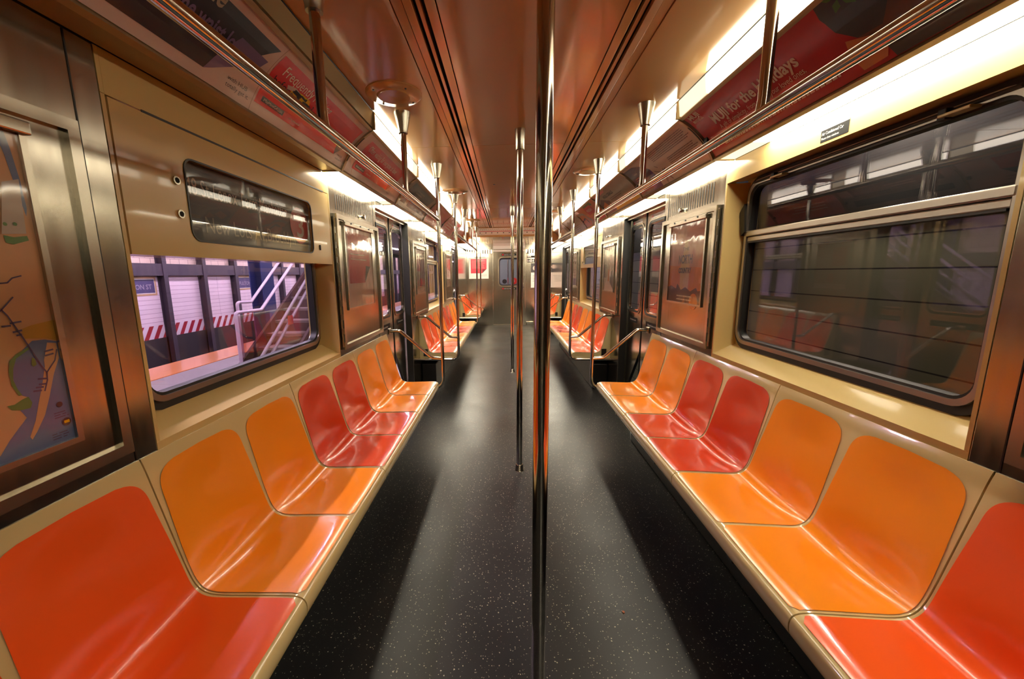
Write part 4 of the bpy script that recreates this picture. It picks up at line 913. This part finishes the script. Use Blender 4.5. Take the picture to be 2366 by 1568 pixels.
# stairs up from the platform
def stairs():
    t = thing('stairway', (-3.3, 6.5, 0), 'station stairs with pale handrails rising to the right, seen through the left window', 'stairs')
    RP = mat('painted_rail', srgb(214, 196, 214), .35); DK = mat('stair_brown', srgb(78, 54, 58), .6); TR = mat('stair_tread', srgb(120, 104, 104), .6); GP = glass('guard_glass', (.80, .70, .72), .05, .15)
    GR = mat('grey_rail', srgb(150, 136, 146), .4); rise, run, y0 = .165, .25, 4.75
    for i in range(15):
        z = rise*(i+1); y = y0+run*i; put('tread', bx(-3.66, -3.02, y, y+run+.02, z-.04, z, bev=.004), TR, t); put('riser', bx(-3.65, -3.03, y, y+.02, z-rise, z-.04), DK, t)
    put('stringer', prism(nb(), [(y0-.1, 0), (y0+.3, 0), (y0+run*15, rise*14), (y0+run*15, rise*16), (y0, .25)], 'x', -3.70, -3.66), DK, t)
    put('stringer', prism(nb(), [(y0-.1, 0), (y0+.3, 0), (y0+run*15, rise*14), (y0+run*15, rise*16), (y0, .25)], 'x', -3.02, -2.98), DK, t)
    put('handrail', tube(nb(), fillet([(-3.70, 5.01, .25), (-3.70, 5.01, 1.158), (-3.70, 5.30, 1.146), (-3.70, 8.2, 3.27)], .05), .020, 12), RP, t, True)
    put('handrail', tube(nb(), fillet([(-3.55, 4.75, .0), (-3.55, 4.75, 1.045), (-3.55, 5.28, 1.035), (-3.55, 8.4, 3.27)], .05), .022, 12), RP, t, True)
    for dz in (0, .155): put('handrail', tube(nb(), [(-3.0, 3.95, .10+dz), (-3.0, 8.2, 3.26+dz)], .020, 12), GR, t, True)
    put('guard_panel', bx(-3.56, -3.54, 4.78, 5.45, .06, 1.0), GP, t)
    put('red_notice', bx(-2.985, -2.975, 4.95, 5.06, .86, .98), printed('notice_red', 200, 60, 70), t)
stairs()
t = thing('station_ceiling', (-5, 12, 3.2), 'dark station ceiling over the platform and track', 'ceiling'); put('slab', bx(-9.4, -1.45, -4, 62, 3.2, 3.3), mat('dark_ceiling', srgb(70, 62, 72), .7), t)
t = thing('trackbed', (-7.7, 12, -1.3), 'black trackbed between the platform and the tiled wall', 'track'); put('bed', bx(-9.4, -6.0, -4, 62, -1.4, -1.3), VOID, t)
for y in (-7.2, -8.5): put('rail', bx(y-.035, y+.035, -4, 62, -1.3, -1.12), DARKST, t)
PL = mat('platform_lamp', (.9, .9, .9), .5, emit=(1.0, .86, 1.0), es=PLAT_E/4)
for i in range(15):
    for X, nm in ((-2.7, 'over the platform'), (-7.2, 'over the track')):
        t = thing('tube_lamp', (X, 1.5+4*i, 3.15), 'long white tube lamp %s, %s from the left' % (nm, ORD[i]), 'light fixture', 'tube lamps of the station')
        put('housing', bx(X-.10, X+.10, .4+4*i, 2.6+4*i, 3.15, 3.2), FRAME, t); put('tube', tube(nb(), [(X, .45+4*i, 3.13), (X, 2.55+4*i, 3.13)], .03, 10), PL, t)
# tunnel side, right
t = thing('tunnel_wall', (2.95, 8, 0), 'grey-green panelled tunnel wall with thin dark joints, outside the right windows', 'wall')
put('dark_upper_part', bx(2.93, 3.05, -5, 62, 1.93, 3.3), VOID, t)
put('panelling', bx(2.95, 3.05, -5, 62, -1.5, 1.93), tile_mat('tunnel_panel', srgb(150, 150, 122), srgb(30, 26, 22), 6.0, .25, .55, 0), t)
for k, y in enumerate((3.3, 8.8, 16.)):  # added lamps, out of view, that brighten the tunnel wall
    t = thing('unseen_fill_lamp', (2.86, y, 2.85), 'added unseen fill lamp high on the grey-green wall, %s' % ['nearest', 'middle', 'farthest'][k], 'light fixture', 'added tunnel-side fill lamps')
    put('bracket', bx(2.88, 2.93, y-.1, y+.1, 2.80, 2.95), DARKST, t); put('fill_tube', tube(nb(), [(2.84, y-.3, 2.85), (2.84, y+.3, 2.85)], .035, 12), mat('fill_glow', (.9, .9, .8), .5, emit=(1, .95, .66), es=330), t)
# small litter marks on the floor
settle(put('bottle_cap', tube(nb(), [(.42, 1.53, 0), (.42, 1.53, .004)], .006, 10), mat('rust', srgb(150, 80, 40), .5)), 'tiny orange-brown crumb on the floor by the right bench', 'litter')
settle(put('gum_spot', prism(nb(), [(p[0]*1.4-.555*.4, p[1]) for p in disc(-.555, 2.36, .016, 14)], 'z', 0, .0008), BLACK), 'flat black gum spot on the floor by the left bench', 'gum')
for o in COL.objects:
    if '_w' in o: del o['_w']
